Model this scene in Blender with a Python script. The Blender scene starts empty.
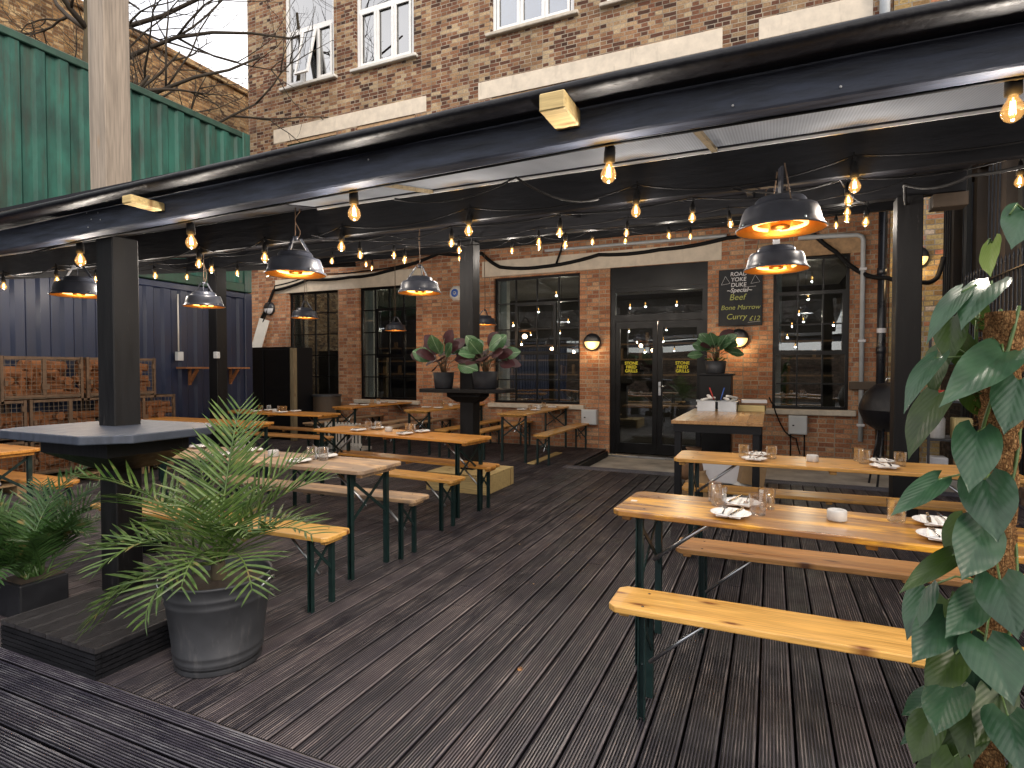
import bpy, bmesh, math, random
from mathutils import Vector, Matrix, noise
R = math.radians
random.seed(7)
scene = bpy.context.scene
COL = scene.collection

# ------------------------------------------------------------------ camera, sky, sun, exposure
cam_d = bpy.data.cameras.new('camera'); cam = bpy.data.objects.new('camera', cam_d); COL.objects.link(cam)
cam_d.sensor_width = 36.0; cam_d.lens = 36.0 * 578.0 / 1024.0
cam_d.clip_start = 0.05; cam_d.clip_end = 800
cam.location = (0, 0, 1.46)
cam.rotation_euler = (math.pi/2 - math.atan(14.5/578), 0, math.atan(259/578))
scene.camera = cam

SUN_EL, SUN_AZ = R(30), R(118)          # azimuth clockwise from +Y
world = bpy.data.worlds.new('World'); scene.world = world; world.use_nodes = True
wn, wl = world.node_tree.nodes, world.node_tree.links
bg = wn['Background']
sky = wn.new('ShaderNodeTexSky'); sky.sky_type = 'NISHITA'; sky.sun_disc = False
sky.sun_elevation = SUN_EL; sky.sun_rotation = SUN_AZ; sky.air_density = 1.0; sky.dust_density = 2.0
wtc = wn.new('ShaderNodeTexCoord'); wno = wn.new('ShaderNodeTexNoise')
wno.inputs['Scale'].default_value = 1.6; wno.inputs['Detail'].default_value = 5
wramp = wn.new('ShaderNodeValToRGB'); wramp.color_ramp.elements[0].position = .30; wramp.color_ramp.elements[1].position = .62
wramp.color_ramp.elements[0].color = (.35,.35,.35,1); wramp.color_ramp.elements[1].color = (.85,.85,.85,1)
wmix = wn.new('ShaderNodeMix'); wmix.data_type = 'RGBA'
wmix.inputs['B'].default_value = (11.4, 10.8, 10.3, 1)
wl.new(wtc.outputs['Generated'], wno.inputs['Vector']); wl.new(wno.outputs['Fac'], wramp.inputs['Fac'])
wl.new(wramp.outputs['Color'], wmix.inputs['Factor']); wl.new(sky.outputs['Color'], wmix.inputs['A'])
wl.new(wmix.outputs['Result'], bg.inputs['Color']); bg.inputs['Strength'].default_value = 0.12

sun_d = bpy.data.lights.new('sun', 'SUN'); sun = bpy.data.objects.new('sun', sun_d); COL.objects.link(sun)
sun_d.energy = 0.8; sun_d.angle = R(12); sun_d.color = (1.0, .86, .66)
sd = Vector((math.sin(SUN_AZ)*math.cos(SUN_EL), math.cos(SUN_AZ)*math.cos(SUN_EL), math.sin(SUN_EL)))
sun.rotation_euler = (-sd).to_track_quat('-Z', 'Y').to_euler(); sun.location = (10, -10, 20)
vs = scene.view_settings
vs.view_transform = 'Standard'; vs.look = 'None'; vs.gamma = 1; vs.exposure = 1.0; vs.use_curve_mapping = False
scene.cycles.use_denoising = True
scene.cycles.max_bounces = 8; scene.cycles.transparent_max_bounces = 16
scene.cycles.caustics_reflective = False; scene.cycles.caustics_refractive = False
scene.cycles.sample_clamp_indirect = 4

# ------------------------------------------------------------------ materials
MAT = {}
def newmat(name):
    m = bpy.data.materials.new(name); m.use_nodes = True
    nt = m.node_tree; b = nt.nodes['Principled BSDF']
    MAT[name] = m
    return m, nt, b
def N(nt, t, **k):
    n = nt.nodes.new(t)
    for a, v in k.items():
        if a in n.inputs: n.inputs[a].default_value = v
        else: setattr(n, a, v)
    return n
def ramp(nt, stops, interp='LINEAR'):
    n = nt.nodes.new('ShaderNodeValToRGB'); cr = n.color_ramp; cr.interpolation = interp
    while len(cr.elements) < len(stops): cr.elements.new(.5)
    for e, (p, c) in zip(cr.elements, stops):
        e.position = p; e.color = (*c, 1) if len(c) == 3 else c
    return n
def mapping(nt, scale, src='Object', loc=(0,0,0), rot=(0,0,0)):
    tc = nt.nodes.new('ShaderNodeTexCoord'); mp = nt.nodes.new('ShaderNodeMapping')
    mp.inputs['Scale'].default_value = scale; mp.inputs['Location'].default_value = loc; mp.inputs['Rotation'].default_value = rot
    nt.links.new(tc.outputs[src], mp.inputs['Vector']); return mp
def bump(nt, h, b, strength=.3, dist=.01):
    bp = nt.nodes.new('ShaderNodeBump'); bp.inputs['Strength'].default_value = strength; bp.inputs['Distance'].default_value = dist
    nt.links.new(h, bp.inputs['Height']); nt.links.new(bp.outputs['Normal'], b.inputs['Normal'])

def plain(name, col, rough=.6, metal=0, vary=.25, scale=6, bmp=.15, spec=.5, emis=None, es=0, det=5, stretch=(1,1,1)):
    m, nt, b = newmat(name); L = nt.links
    mp = mapping(nt, tuple(scale*s for s in stretch)); no = N(nt, 'ShaderNodeTexNoise', Scale=1.0, Detail=det, Roughness=.6)
    L.new(mp.outputs[0], no.inputs['Vector'])
    lo = tuple(max(0, c*(1-vary)) for c in col); hi = tuple(min(1, c*(1+vary)) for c in col)
    rp = ramp(nt, [(.3, lo), (.7, hi)]); L.new(no.outputs['Fac'], rp.inputs['Fac'])
    L.new(rp.outputs['Color'], b.inputs['Base Color'])
    rr = ramp(nt, [(.3, (rough*.8,)*3), (.7, (min(1,rough*1.2),)*3)]); L.new(no.outputs['Fac'], rr.inputs['Fac']); L.new(rr.outputs['Color'], b.inputs['Roughness'])
    b.inputs['Metallic'].default_value = metal; b.inputs['Specular IOR Level'].default_value = spec
    if bmp: bump(nt, no.outputs['Fac'], b, bmp, .004)
    if emis: b.inputs['Emission Color'].default_value = (*emis, 1); b.inputs['Emission Strength'].default_value = es
    return m

def brick_mat(name, stops, mortar, scale=1.0, dirt=.5, lamplit_lower=None):
    m, nt, b = newmat(name); L = nt.links
    tc = N(nt, 'ShaderNodeTexCoord'); sp = N(nt, 'ShaderNodeSeparateXYZ'); L.new(tc.outputs['Object'], sp.inputs[0])
    ad = N(nt, 'ShaderNodeMath', operation='ADD'); L.new(sp.outputs['X'], ad.inputs[0]); L.new(sp.outputs['Y'], ad.inputs[1])
    cb = N(nt, 'ShaderNodeCombineXYZ'); L.new(ad.outputs[0], cb.inputs['X']); L.new(sp.outputs['Z'], cb.inputs['Y'])
    # slight wobble so that the courses are not ruler straight
    wn_ = N(nt, 'ShaderNodeTexNoise', Scale=9.0, Detail=2.0); L.new(cb.outputs[0], wn_.inputs['Vector'])
    ws = N(nt, 'ShaderNodeVectorMath', operation='SCALE'); ws.inputs['Scale'].default_value = .012
    wsub = N(nt, 'ShaderNodeVectorMath', operation='SUBTRACT'); wsub.inputs[1].default_value = (.5,.5,.5)
    L.new(wn_.outputs['Color'], wsub.inputs[0]); L.new(wsub.outputs[0], ws.inputs[0])
    wa = N(nt, 'ShaderNodeVectorMath', operation='ADD'); L.new(cb.outputs[0], wa.inputs[0]); L.new(ws.outputs[0], wa.inputs[1])
    br = N(nt, 'ShaderNodeTexBrick', Scale=1.0); br.offset = .5
    br.inputs['Scale'].default_value = 1.0; br.inputs['Brick Width'].default_value = .225; br.inputs['Row Height'].default_value = .075
    br.squash = .55; br.squash_frequency = 2; br.inputs['Mortar Size'].default_value = .0075; br.inputs['Mortar Smooth'].default_value = .25; br.inputs['Bias'].default_value = 0
    br.inputs['Color1'].default_value = (0,0,0,1); br.inputs['Color2'].default_value = (1,1,1,1); br.inputs['Mortar'].default_value = (.5,.5,.5,1)
    L.new(wa.outputs[0], br.inputs['Vector'])
    rp = ramp(nt, stops, 'LINEAR'); L.new(br.outputs['Color'], rp.inputs['Fac'])
    col = rp.outputs['Color']
    if lamplit_lower:  # brick below the roof line coloured lighter and oranger to imitate lamp light
        rp2 = ramp(nt, lamplit_lower); L.new(br.outputs['Color'], rp2.inputs['Fac'])
        zz = N(nt, 'ShaderNodeMapRange'); zz.inputs['From Min'].default_value = 3.4; zz.inputs['From Max'].default_value = 5.2
        L.new(sp.outputs['Z'], zz.inputs['Value'])
        mx = N(nt, 'ShaderNodeMix', data_type='RGBA'); L.new(zz.outputs[0], mx.inputs['Factor']); L.new(rp2.outputs['Color'], mx.inputs['A']); L.new(col, mx.inputs['B'])
        col = mx.outputs['Result']
    # big stains and small grit
    n1 = N(nt, 'ShaderNodeTexNoise', Scale=.9, Detail=6.0, Roughness=.65); L.new(tc.outputs['Object'], n1.inputs['Vector'])
    r1 = ramp(nt, [(.32, (1-dirt,)*3), (.6, (1.08,1.05,1.02))]); L.new(n1.outputs['Fac'], r1.inputs['Fac'])
    m1 = N(nt, 'ShaderNodeMix', data_type='RGBA', blend_type='MULTIPLY'); m1.inputs['Factor'].default_value = .85
    L.new(col, m1.inputs['A']); L.new(r1.outputs['Color'], m1.inputs['B'])
    n2 = N(nt, 'ShaderNodeTexNoise', Scale=38.0, Detail=4.0); L.new(tc.outputs['Object'], n2.inputs['Vector'])
    r2 = ramp(nt, [(.3, (.68,)*3), (.7, (1.25,)*3)]); L.new(n2.outputs['Fac'], r2.inputs['Fac'])
    m2 = N(nt, 'ShaderNodeMix', data_type='RGBA', blend_type='MULTIPLY'); m2.inputs['Factor'].default_value = 1
    L.new(m1.outputs['Result'], m2.inputs['A']); L.new(r2.outputs['Color'], m2.inputs['B'])
    mm = N(nt, 'ShaderNodeMix', data_type='RGBA'); L.new(br.outputs['Fac'], mm.inputs['Factor']); L.new(m2.outputs['Result'], mm.inputs['A'])
    nm = N(nt, 'ShaderNodeTexNoise', Scale=3.0, Detail=4.0); L.new(tc.outputs['Object'], nm.inputs['Vector'])
    rm = ramp(nt, [(.35, tuple(c*.45 for c in mortar)), (.65, mortar)]); L.new(nm.outputs['Fac'], rm.inputs['Fac'])
    L.new(rm.outputs['Color'], mm.inputs['B']); L.new(mm.outputs['Result'], b.inputs['Base Color'])
    b.inputs['Roughness'].default_value = .88; b.inputs['Specular IOR Level'].default_value = .25
    iv = N(nt, 'ShaderNodeMath', operation='MULTIPLY_ADD'); iv.inputs[1].default_value = -1.0; iv.inputs[2].default_value = 1.0
    L.new(br.outputs['Fac'], iv.inputs[0])
    ah = N(nt, 'ShaderNodeMath', operation='MULTIPLY_ADD'); ah.inputs[1].default_value = .5
    L.new(n2.outputs['Fac'], ah.inputs[0]); L.new(iv.outputs[0], ah.inputs[2])
    bump(nt, ah.outputs[0], b, .7, .008)
    return m

def wood_mat(name, base, dark, knot=(.12,.045,.015), rough=.45, axis='X', streak=1.0, coat=0.0, blotch=None, rnd=True):
    m, nt, b = newmat(name); L = nt.links
    tc = N(nt, 'ShaderNodeTexCoord'); v = tc.outputs['Object']
    if rnd:
        oi = N(nt, 'ShaderNodeObjectInfo'); ml = N(nt, 'ShaderNodeMath', operation='MULTIPLY'); ml.inputs[1].default_value = 37.0
        L.new(oi.outputs['Random'], ml.inputs[0])
        cx = N(nt, 'ShaderNodeCombineXYZ'); L.new(ml.outputs[0], cx.inputs[0]); L.new(ml.outputs[0], cx.inputs[1])
        av = N(nt, 'ShaderNodeVectorMath', operation='ADD'); L.new(v, av.inputs[0]); L.new(cx.outputs[0], av.inputs[1]); v = av.outputs[0]
    st = {'X': (1.1, 22, 22), 'Y': (22, 1.1, 22), 'Z': (22, 22, 1.1)}[axis]
    mp = N(nt, 'ShaderNodeMapping'); mp.inputs['Scale'].default_value = st; L.new(v, mp.inputs['Vector'])
    n1 = N(nt, 'ShaderNodeTexNoise', Scale=1.0, Detail=6.0, Roughness=.55, Distortion=.6); L.new(mp.outputs[0], n1.inputs['Vector'])
    mp2 = N(nt, 'ShaderNodeMapping'); mp2.inputs['Scale'].default_value = tuple(s*5 for s in st); L.new(v, mp2.inputs['Vector'])
    n2 = N(nt, 'ShaderNodeTexNoise', Scale=1.0, Detail=3.0); L.new(mp2.outputs[0], n2.inputs['Vector'])
    rp = ramp(nt, [(.28, dark), (.5, base), (.75, tuple(min(1,c*1.18) for c in base))]); L.new(n1.outputs['Fac'], rp.inputs['Fac'])
    r2 = ramp(nt, [(.3, (1-.3*streak,)*3), (.65, (1.06,)*3)]); L.new(n2.outputs['Fac'], r2.inputs['Fac'])
    mu = N(nt, 'ShaderNodeMix', data_type='RGBA', blend_type='MULTIPLY'); mu.inputs['Factor'].default_value = 1
    L.new(rp.outputs['Color'], mu.inputs['A']); L.new(r2.outputs['Color'], mu.inputs['B'])
    # knots: voronoi cells, only a few of them
    kst = {'X': (2.2, 6.5, 0), 'Y': (6.5, 2.2, 0), 'Z': (6.5, 6.5, 2.2)}[axis]
    mk = N(nt, 'ShaderNodeMapping'); mk.inputs['Scale'].default_value = kst; L.new(v, mk.inputs['Vector'])
    vo = N(nt, 'ShaderNodeTexVoronoi', Scale=1.0); vo.voronoi_dimensions = '2D' if axis != 'Z' else '3D'; L.new(mk.outputs[0], vo.inputs['Vector'])
    rk = ramp(nt, [(.03, (1,1,1)), (.055, (.65,.65,.65)), (.12, (0,0,0))]); L.new(vo.outputs['Distance'], rk.inputs['Fac'])
    mx = N(nt, 'ShaderNodeMix', data_type='RGBA'); L.new(rk.outputs['Color'], mx.inputs['Factor']); L.new(mu.outputs['Result'], mx.inputs['A']); mx.inputs['B'].default_value = (*knot, 1)
    col = mx.outputs['Result']
    if blotch:
        mb = N(nt, 'ShaderNodeMapping'); mb.inputs['Scale'].default_value = {'X': (1.6, 9, 9), 'Y': (9, 1.6, 9), 'Z': (9, 9, 1.6)}[axis]; L.new(v, mb.inputs['Vector'])
        nb = N(nt, 'ShaderNodeTexNoise', Scale=1.0, Detail=8.0, Roughness=.68); L.new(mb.outputs[0], nb.inputs['Vector'])
        rb = ramp(nt, [(.43, (0,0,0)), (.50, (.7,.7,.7)), (.60, (.95,.95,.95))]); L.new(nb.outputs['Fac'], rb.inputs['Fac'])
        m3 = N(nt, 'ShaderNodeMix', data_type='RGBA'); L.new(rb.outputs['Color'], m3.inputs['Factor']); L.new(col, m3.inputs['A']); m3.inputs['B'].default_value = (*blotch, 1)
        col = m3.outputs['Result']
    L.new(col, b.inputs['Base Color'])
    rr = ramp(nt, [(.3, (rough*.75,)*3), (.7, (min(1,rough*1.25),)*3)]); L.new(n1.outputs['Fac'], rr.inputs['Fac']); L.new(rr.outputs['Color'], b.inputs['Roughness'])
    b.inputs['Coat Weight'].default_value = coat; b.inputs['Coat Roughness'].default_value = .25
    bump(nt, n2.outputs['Fac'], b, .25, .002)
    return m

def deck_mat(name, pitch, axis, cool=1.0):
    m, nt, b = newmat(name); L = nt.links
    tc = N(nt, 'ShaderNodeTexCoord'); sp = N(nt, 'ShaderNodeSeparateXYZ'); L.new(tc.outputs['Object'], sp.inputs[0])
    dv = N(nt, 'ShaderNodeMath', operation='DIVIDE'); dv.inputs[1].default_value = pitch; L.new(sp.outputs[axis], dv.inputs[0])
    fl = N(nt, 'ShaderNodeMath', operation='FLOOR'); L.new(dv.outputs[0], fl.inputs[0])
    wh = N(nt, 'ShaderNodeTexWhiteNoise'); wh.noise_dimensions = '1D'; L.new(fl.outputs[0], wh.inputs['W'])
    br = ramp(nt, [(0, (.024,.0235,.029*cool)), (.4, (.037,.0355,.043*cool)), (.75, (.050,.046,.052*cool)), (1, (.066,.058,.062*cool))]); L.new(wh.outputs['Value'], br.inputs['Fac'])
    # long worn streaks along the boards
    sc = (60, 2.2, 60) if axis == 'X' else (2.2, 60, 60)
    mp = N(nt, 'ShaderNodeMapping'); mp.inputs['Scale'].default_value = sc; L.new(tc.outputs['Object'], mp.inputs['Vector'])
    n1 = N(nt, 'ShaderNodeTexNoise', Scale=1.0, Detail=7.0, Roughness=.7); L.new(mp.outputs[0], n1.inputs['Vector'])
    n2 = N(nt, 'ShaderNodeTexNoise', Scale=1.3, Detail=6.0, Roughness=.7); L.new(tc.outputs['Object'], n2.inputs['Vector'])
    r1 = ramp(nt, [(.48, (0,0,0)), (.60, (1,1,1))]); L.new(n1.outputs['Fac'], r1.inputs['Fac'])
    r2 = ramp(nt, [(.36, (0,0,0)), (.62, (1,1,1))]); L.new(n2.outputs['Fac'], r2.inputs['Fac'])
    # only the raised ribs wear through
    rz = ramp(nt, [(.0, (0,0,0)), (1, (1,1,1))]); zz = N(nt, 'ShaderNodeMapRange'); zz.inputs['From Min'].default_value = -.0026; zz.inputs['From Max'].default_value = -.0004
    L.new(sp.outputs['Z'], zz.inputs['Value'])
    a = N(nt, 'ShaderNodeMath', operation='MULTIPLY'); L.new(r1.outputs['Color'], a.inputs[0]); L.new(r2.outputs['Color'], a.inputs[1])
    a2 = N(nt, 'ShaderNodeMath', operation='MULTIPLY'); L.new(a.outputs[0], a2.inputs[0]); L.new(zz.outputs[0], a2.inputs[1])
    mx = N(nt, 'ShaderNodeMix', data_type='RGBA'); L.new(a2.outputs[0], mx.inputs['Factor']); L.new(br.outputs['Color'], mx.inputs['A']); mx.inputs['B'].default_value = (.235*(2-cool),.195,.175*cool,1)
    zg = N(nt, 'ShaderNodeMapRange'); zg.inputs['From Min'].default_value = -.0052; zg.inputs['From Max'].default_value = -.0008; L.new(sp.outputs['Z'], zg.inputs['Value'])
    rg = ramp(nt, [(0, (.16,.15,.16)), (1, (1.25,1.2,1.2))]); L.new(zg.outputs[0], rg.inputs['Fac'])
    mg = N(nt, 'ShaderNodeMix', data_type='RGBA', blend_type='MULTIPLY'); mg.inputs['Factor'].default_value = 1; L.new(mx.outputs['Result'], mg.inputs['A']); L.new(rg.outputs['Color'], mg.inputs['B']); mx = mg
    # foot dirt
    n3 = N(nt, 'ShaderNodeTexNoise', Scale=4.5, Detail=6.0, Roughness=.6); L.new(tc.outputs['Object'], n3.inputs['Vector'])
    r3 = ramp(nt, [(.35, (.78,.78,.80)), (.66, (1.2,1.15,1.1))]); L.new(n3.outputs['Fac'], r3.inputs['Fac'])
    mu = N(nt, 'ShaderNodeMix', data_type='RGBA', blend_type='MULTIPLY'); mu.inputs['Factor'].default_value = 1
    L.new(mx.outputs['Result'], mu.inputs['A']); L.new(r3.outputs['Color'], mu.inputs['B']); L.new(mu.outputs['Result'], b.inputs['Base Color'])
    rr = ramp(nt, [(.35, (.34,)*3), (.7, (.62,)*3)]); L.new(n3.outputs['Fac'], rr.inputs['Fac']); L.new(rr.outputs['Color'], b.inputs['Roughness'])
    b.inputs['Specular IOR Level'].default_value = .45
    bump(nt, n1.outputs['Fac'], b, .5, .0015)
    return m

def glass_mat(name, tint=(.8,.85,.85), refl=.10, rough=0.0, k=.8):
    m = bpy.data.materials.new(name); m.use_nodes = True; nt = m.node_tree; nt.nodes.clear(); L = nt.links
    o = N(nt, 'ShaderNodeOutputMaterial'); t = N(nt, 'ShaderNodeBsdfTransparent'); t.inputs[0].default_value = (*tint, 1)
    g = N(nt, 'ShaderNodeBsdfGlossy'); g.inputs['Roughness'].default_value = rough; g.inputs['Color'].default_value = (.95,.97,1,1)
    f = N(nt, 'ShaderNodeLayerWeight'); f.inputs['Blend'].default_value = .35
    ma = N(nt, 'ShaderNodeMath', operation='MULTIPLY_ADD'); ma.inputs[1].default_value = k; ma.inputs[2].default_value = refl; ma.use_clamp = True
    nn = N(nt, 'ShaderNodeTexNoise', Scale=1.1, Detail=1.0); tc = N(nt, 'ShaderNodeTexCoord'); L.new(tc.outputs['Object'], nn.inputs['Vector'])
    bp = N(nt, 'ShaderNodeBump', Strength=.12, Distance=.02); L.new(nn.outputs['Fac'], bp.inputs['Height']); L.new(bp.outputs['Normal'], g.inputs['Normal'])
    x = N(nt, 'ShaderNodeMixShader'); L.new(f.outputs['Fresnel'], ma.inputs[0]); L.new(ma.outputs[0], x.inputs['Fac'])
    L.new(t.outputs[0], x.inputs[1]); L.new(g.outputs[0], x.inputs[2]); L.new(x.outputs[0], o.inputs['Surface'])
    MAT[name] = m; return m

def leaf_mat(name, a, c, rough=.35, trans=.25, vein=None, vein_scale=1.0):
    """uv: u across (-1..1 stored 0..1), v along"""
    m = bpy.data.materials.new(name); m.use_nodes = True; nt = m.node_tree; L = nt.links
    b = nt.nodes['Principled BSDF']; out = nt.nodes['Material Output']
    tc = N(nt, 'ShaderNodeTexCoord'); no = N(nt, 'ShaderNodeTexNoise', Scale=14.0, Detail=3.0); L.new(tc.outputs['Object'], no.inputs['Vector'])
    stops_ = [(.3, a), (.62, c)]
    if name in ('palm_leaf','areca_leaf'): stops_.append((.72, (.24,.18,.07)))
    rp = ramp(nt, stops_); L.new(no.outputs['Fac'], rp.inputs['Fac']); col = rp.outputs['Color']
    if vein:
        uv = N(nt, 'ShaderNodeSeparateXYZ'); L.new(tc.outputs['UV'], uv.inputs[0])
        su = N(nt, 'ShaderNodeMath', operation='SUBTRACT'); su.inputs[1].default_value = .5; L.new(uv.outputs['X'], su.inputs[0])
        ab = N(nt, 'ShaderNodeMath', operation='ABSOLUTE'); L.new(su.outputs[0], ab.inputs[0])
        q = N(nt, 'ShaderNodeMath', operation='MULTIPLY_ADD'); q.inputs[1].default_value = -1.5; L.new(ab.outputs[0], q.inputs[0]); L.new(uv.outputs['Y'], q.inputs[2])
        s = N(nt, 'ShaderNodeMath', operation='MULTIPLY'); s.inputs[1].default_value = 6.0*vein_scale; L.new(q.outputs[0], s.inputs[0])
        fr = N(nt, 'ShaderNodeMath', operation='PINGPONG'); fr.inputs[1].default_value = .5; L.new(s.outputs[0], fr.inputs[0])
        r1 = ramp(nt, [(.0, (1,1,1)), (.10, (0,0,0))]); L.new(fr.outputs[0], r1.inputs['Fac'])
        r2 = ramp(nt, [(.0, (1,1,1)), (.035, (0,0,0))]); L.new(ab.outputs[0], r2.inputs['Fac'])
        mxx = N(nt, 'ShaderNodeMath', operation='MAXIMUM'); L.new(r1.outputs['Color'], mxx.inputs[0]); L.new(r2.outputs['Color'], mxx.inputs[1])
        fa = N(nt, 'ShaderNodeMath', operation='MULTIPLY'); fa.inputs[1].default_value = vein[3]; L.new(mxx.outputs[0], fa.inputs[0])
        mx = N(nt, 'ShaderNodeMix', data_type='RGBA'); L.new(fa.outputs[0], mx.inputs['Factor']); L.new(col, mx.inputs['A']); mx.inputs['B'].default_value = (*vein[:3], 1); col = mx.outputs['Result']
        bump(nt, fr.outputs[0], b, .22, .0025)
    L.new(col, b.inputs['Base Color']); b.inputs['Roughness'].default_value = rough
    tr = N(nt, 'ShaderNodeBsdfTranslucent'); L.new(col, tr.inputs['Color'])
    mix = N(nt, 'ShaderNodeMixShader'); mix.inputs['Fac'].default_value = trans
    L.new(b.outputs[0], mix.inputs[1]); L.new(tr.outputs[0], mix.inputs[2]); L.new(mix.outputs[0], out.inputs['Surface'])
    MAT[name] = m; return m

brick_mat('facade_brick', [(0,(.05,.027,.02)),(.25,(.16,.068,.042)),(.5,(.25,.125,.070)),(.75,(.34,.215,.12)),(1,(.47,.36,.23))], (.42,.36,.28), dirt=.45,
          lamplit_lower=[(0,(.30,.13,.08)),(.3,(.42,.19,.10)),(.7,(.52,.26,.145)),(1,(.58,.35,.21))])
brick_mat('yellow_brick', [(0,(.25,.15,.07)),(.4,(.42,.30,.13)),(.75,(.50,.40,.20)),(.9,(.45,.17,.10)),(1,(.6,.55,.45))], (.40,.36,.30), dirt=.35)
brick_mat('far_brick', [(0,(.10,.055,.03)),(.35,(.24,.13,.06)),(.7,(.38,.23,.10)),(1,(.5,.36,.2))], (.28,.22,.15), dirt=.5)
brick_mat('dark_brick', [(0,(.05,.035,.03)),(.5,(.12,.075,.05)),(1,(.2,.14,.1))], (.12,.1,.08), dirt=.5)
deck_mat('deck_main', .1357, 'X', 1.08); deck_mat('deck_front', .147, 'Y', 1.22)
wood_mat('pine_amber', (.60,.31,.075), (.42,.18,.035), coat=.25, rough=.42, streak=1.5)
wood_mat('pine_orange', (.60,.27,.055), (.42,.15,.025), coat=.3, rough=.4)
wood_mat('pine_pale', (.52,.34,.19), (.37,.22,.11), rough=.65, blotch=(.24,.17,.12))
wood_mat('pine_yellow', (.68,.38,.10), (.54,.27,.06), coat=.3, rough=.38, knot=(.16,.05,.012))
wood_mat('pine_stained', (.72,.36,.035), (.52,.22,.02), coat=.5, rough=.33, blotch=(.19,.085,.035))
wood_mat('pine_brown', (.54,.27,.09), (.38,.16,.045), coat=.2, rough=.45)
wood_mat('counter_oak', (.42,.23,.09), (.27,.13,.045), coat=.3, rough=.4, axis='Y', streak=1.2)
wood_mat('fresh_softwood', (.56,.42,.19), (.45,.31,.12), rough=.7, axis='X', knot=(.25,.14,.05))
wood_mat('post_raw', (.33,.275,.225), (.25,.205,.165), rough=.8, axis='Z', rnd=False, knot=(.3,.22,.15))
wood_mat('log_wood', (.26,.10,.035), (.13,.045,.018), rough=.85, axis='Z', knot=(.1,.04,.02))
wood_mat('shelf_brown', (.28,.12,.05), (.16,.06,.025), rough=.6)
wood_mat('rough_timber', (.26,.21,.13), (.16,.12,.07), rough=.85, axis='Z')
plain('black_timber', (.007,.0075,.010), spec=.25, rough=.55, vary=.35, scale=5, bmp=.6, stretch=(1,6,6))
plain('black_beam', (.042,.050,.074), rough=.6, vary=.55, scale=9, bmp=1.6, spec=.4, stretch=(.6,3,4), det=9)
plain('black_post', (.006,.006,.007), spec=.22, rough=.55, vary=.35, scale=4, bmp=.5, stretch=(5,5,.6))
plain('ceiling_black', (.012,.012,.017), spec=.3, rough=.7, vary=.35, scale=3, bmp=.3)
plain('shelf_slate', (.032,.040,.060), rough=.5, vary=.35, scale=9, bmp=.5, stretch=(4,1,1))
plain('black_paint', (.005,.005,.006), spec=.25, rough=.35, vary=.2, scale=8, bmp=.08)
plain('gutter_black', (.004,.004,.007), spec=.4, rough=.5, vary=.5, scale=26, bmp=.9, det=8)
plain('green_steel', (.006,.020,.020), rough=.42, vary=.3, scale=14, bmp=.15)
plain('zinc_bright', (.50,.52,.55), rough=.3, metal=1, vary=.1, scale=3, bmp=.05)
plain('zinc_bucket', (.048,.051,.060), rough=.5, metal=.35, vary=.25, scale=5, bmp=.1)
plain('container_green', (.014,.080,.060), rough=.55, vary=.75, scale=3.5, det=9, bmp=.2, stretch=(1,1,.35))
plain('container_green_dark', (.022,.06,.042), rough=.6, vary=.5, scale=5, bmp=.2)
plain('container_navy', (.010,.018,.050), rough=.45, vary=.2, scale=3, bmp=.1, stretch=(1,1,.4))
plain('stone_pale', (.64,.56,.46), rough=.85, vary=.14, scale=5, bmp=.3)
plain('stone_sill', (.50,.45,.38), rough=.85, vary=.2, scale=9, bmp=.3)
plain('stone_buff', (.42,.27,.15), rough=.85, vary=.3, scale=12, bmp=.3)
plain('white_upvc', (.78,.78,.78), rough=.35, vary=.05, scale=4, bmp=0)
plain('white_paint', (.62,.60,.56), rough=.6, vary=.1, scale=4, bmp=.05)
plain('green_frame', (.02,.09,.05), rough=.4, vary=.2, scale=8, bmp=.05)
plain('steel_frame', (.003,.003,.004), spec=.25, rough=.35, vary=.25, scale=9, bmp=.05)
plain('concrete', (.36,.34,.31), rough=.8, vary=.45, scale=2.2, bmp=.4)
plain('ground_mat', (.06,.055,.05), rough=.9, vary=.3, scale=3, bmp=.3)
plain('interior_dark', (.04,.033,.028), rough=.8, vary=.3, scale=2, bmp=0)
plain('interior_wood', (.20,.11,.05), rough=.6, vary=.3, scale=4, bmp=0)
plain('grey_box', (.52,.55,.58), rough=.45, vary=.06, scale=6, bmp=.05)
plain('pipe_grey', (.42,.45,.48), rough=.45, vary=.12, scale=7, bmp=.05)
plain('pipe_black', (.016,.018,.024), rough=.3, vary=.2, scale=7, bmp=.05)
plain('rubber', (.007,.007,.008), spec=.2, rough=.7, vary=.2, scale=9, bmp=.1)
plain('lamp_black', (.034,.038,.052), rough=.38, vary=.2, scale=9, bmp=.05)
plain('chalkboard', (.014,.017,.022), rough=.7, vary=.35, scale=10, bmp=0)
plain('chalk_white', (.75,.75,.78), rough=.9, vary=.1, scale=30, bmp=0)
plain('chalk_yellow', (.42,.45,.14), rough=.9, vary=.1, scale=30, bmp=0)
plain('sticker_yellow', (.72,.65,.03), rough=.6, vary=.05, scale=30, bmp=0)
plain('china', (.80,.80,.82), rough=.18, vary=.02, scale=9, bmp=0)
plain('linen', (.80,.79,.77), rough=.9, vary=.05, scale=40, bmp=.3)
plain('cutlery', (.50,.49,.50), rough=.2, metal=1, vary=.1, scale=30, bmp=0)
plain('cutlery_dark', (.06,.045,.05), rough=.3, metal=.6, vary=.1, scale=30, bmp=0)
plain('stoneware', (.50,.50,.50), rough=.6, vary=.1, scale=30, bmp=.1)
plain('cage_rust', (.13,.085,.055), rough=.65, metal=.4, vary=.4, scale=12, bmp=.3)
plain('cage_wire', (.16,.13,.10), rough=.6, metal=.5, vary=.3, scale=12, bmp=0)
plain('soil', (.03,.02,.014), rough=.95, vary=.5, scale=30, bmp=1)
plain('pot_black', (.010,.011,.015), spec=.25, rough=.6, vary=.2, scale=8, bmp=.1)
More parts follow.
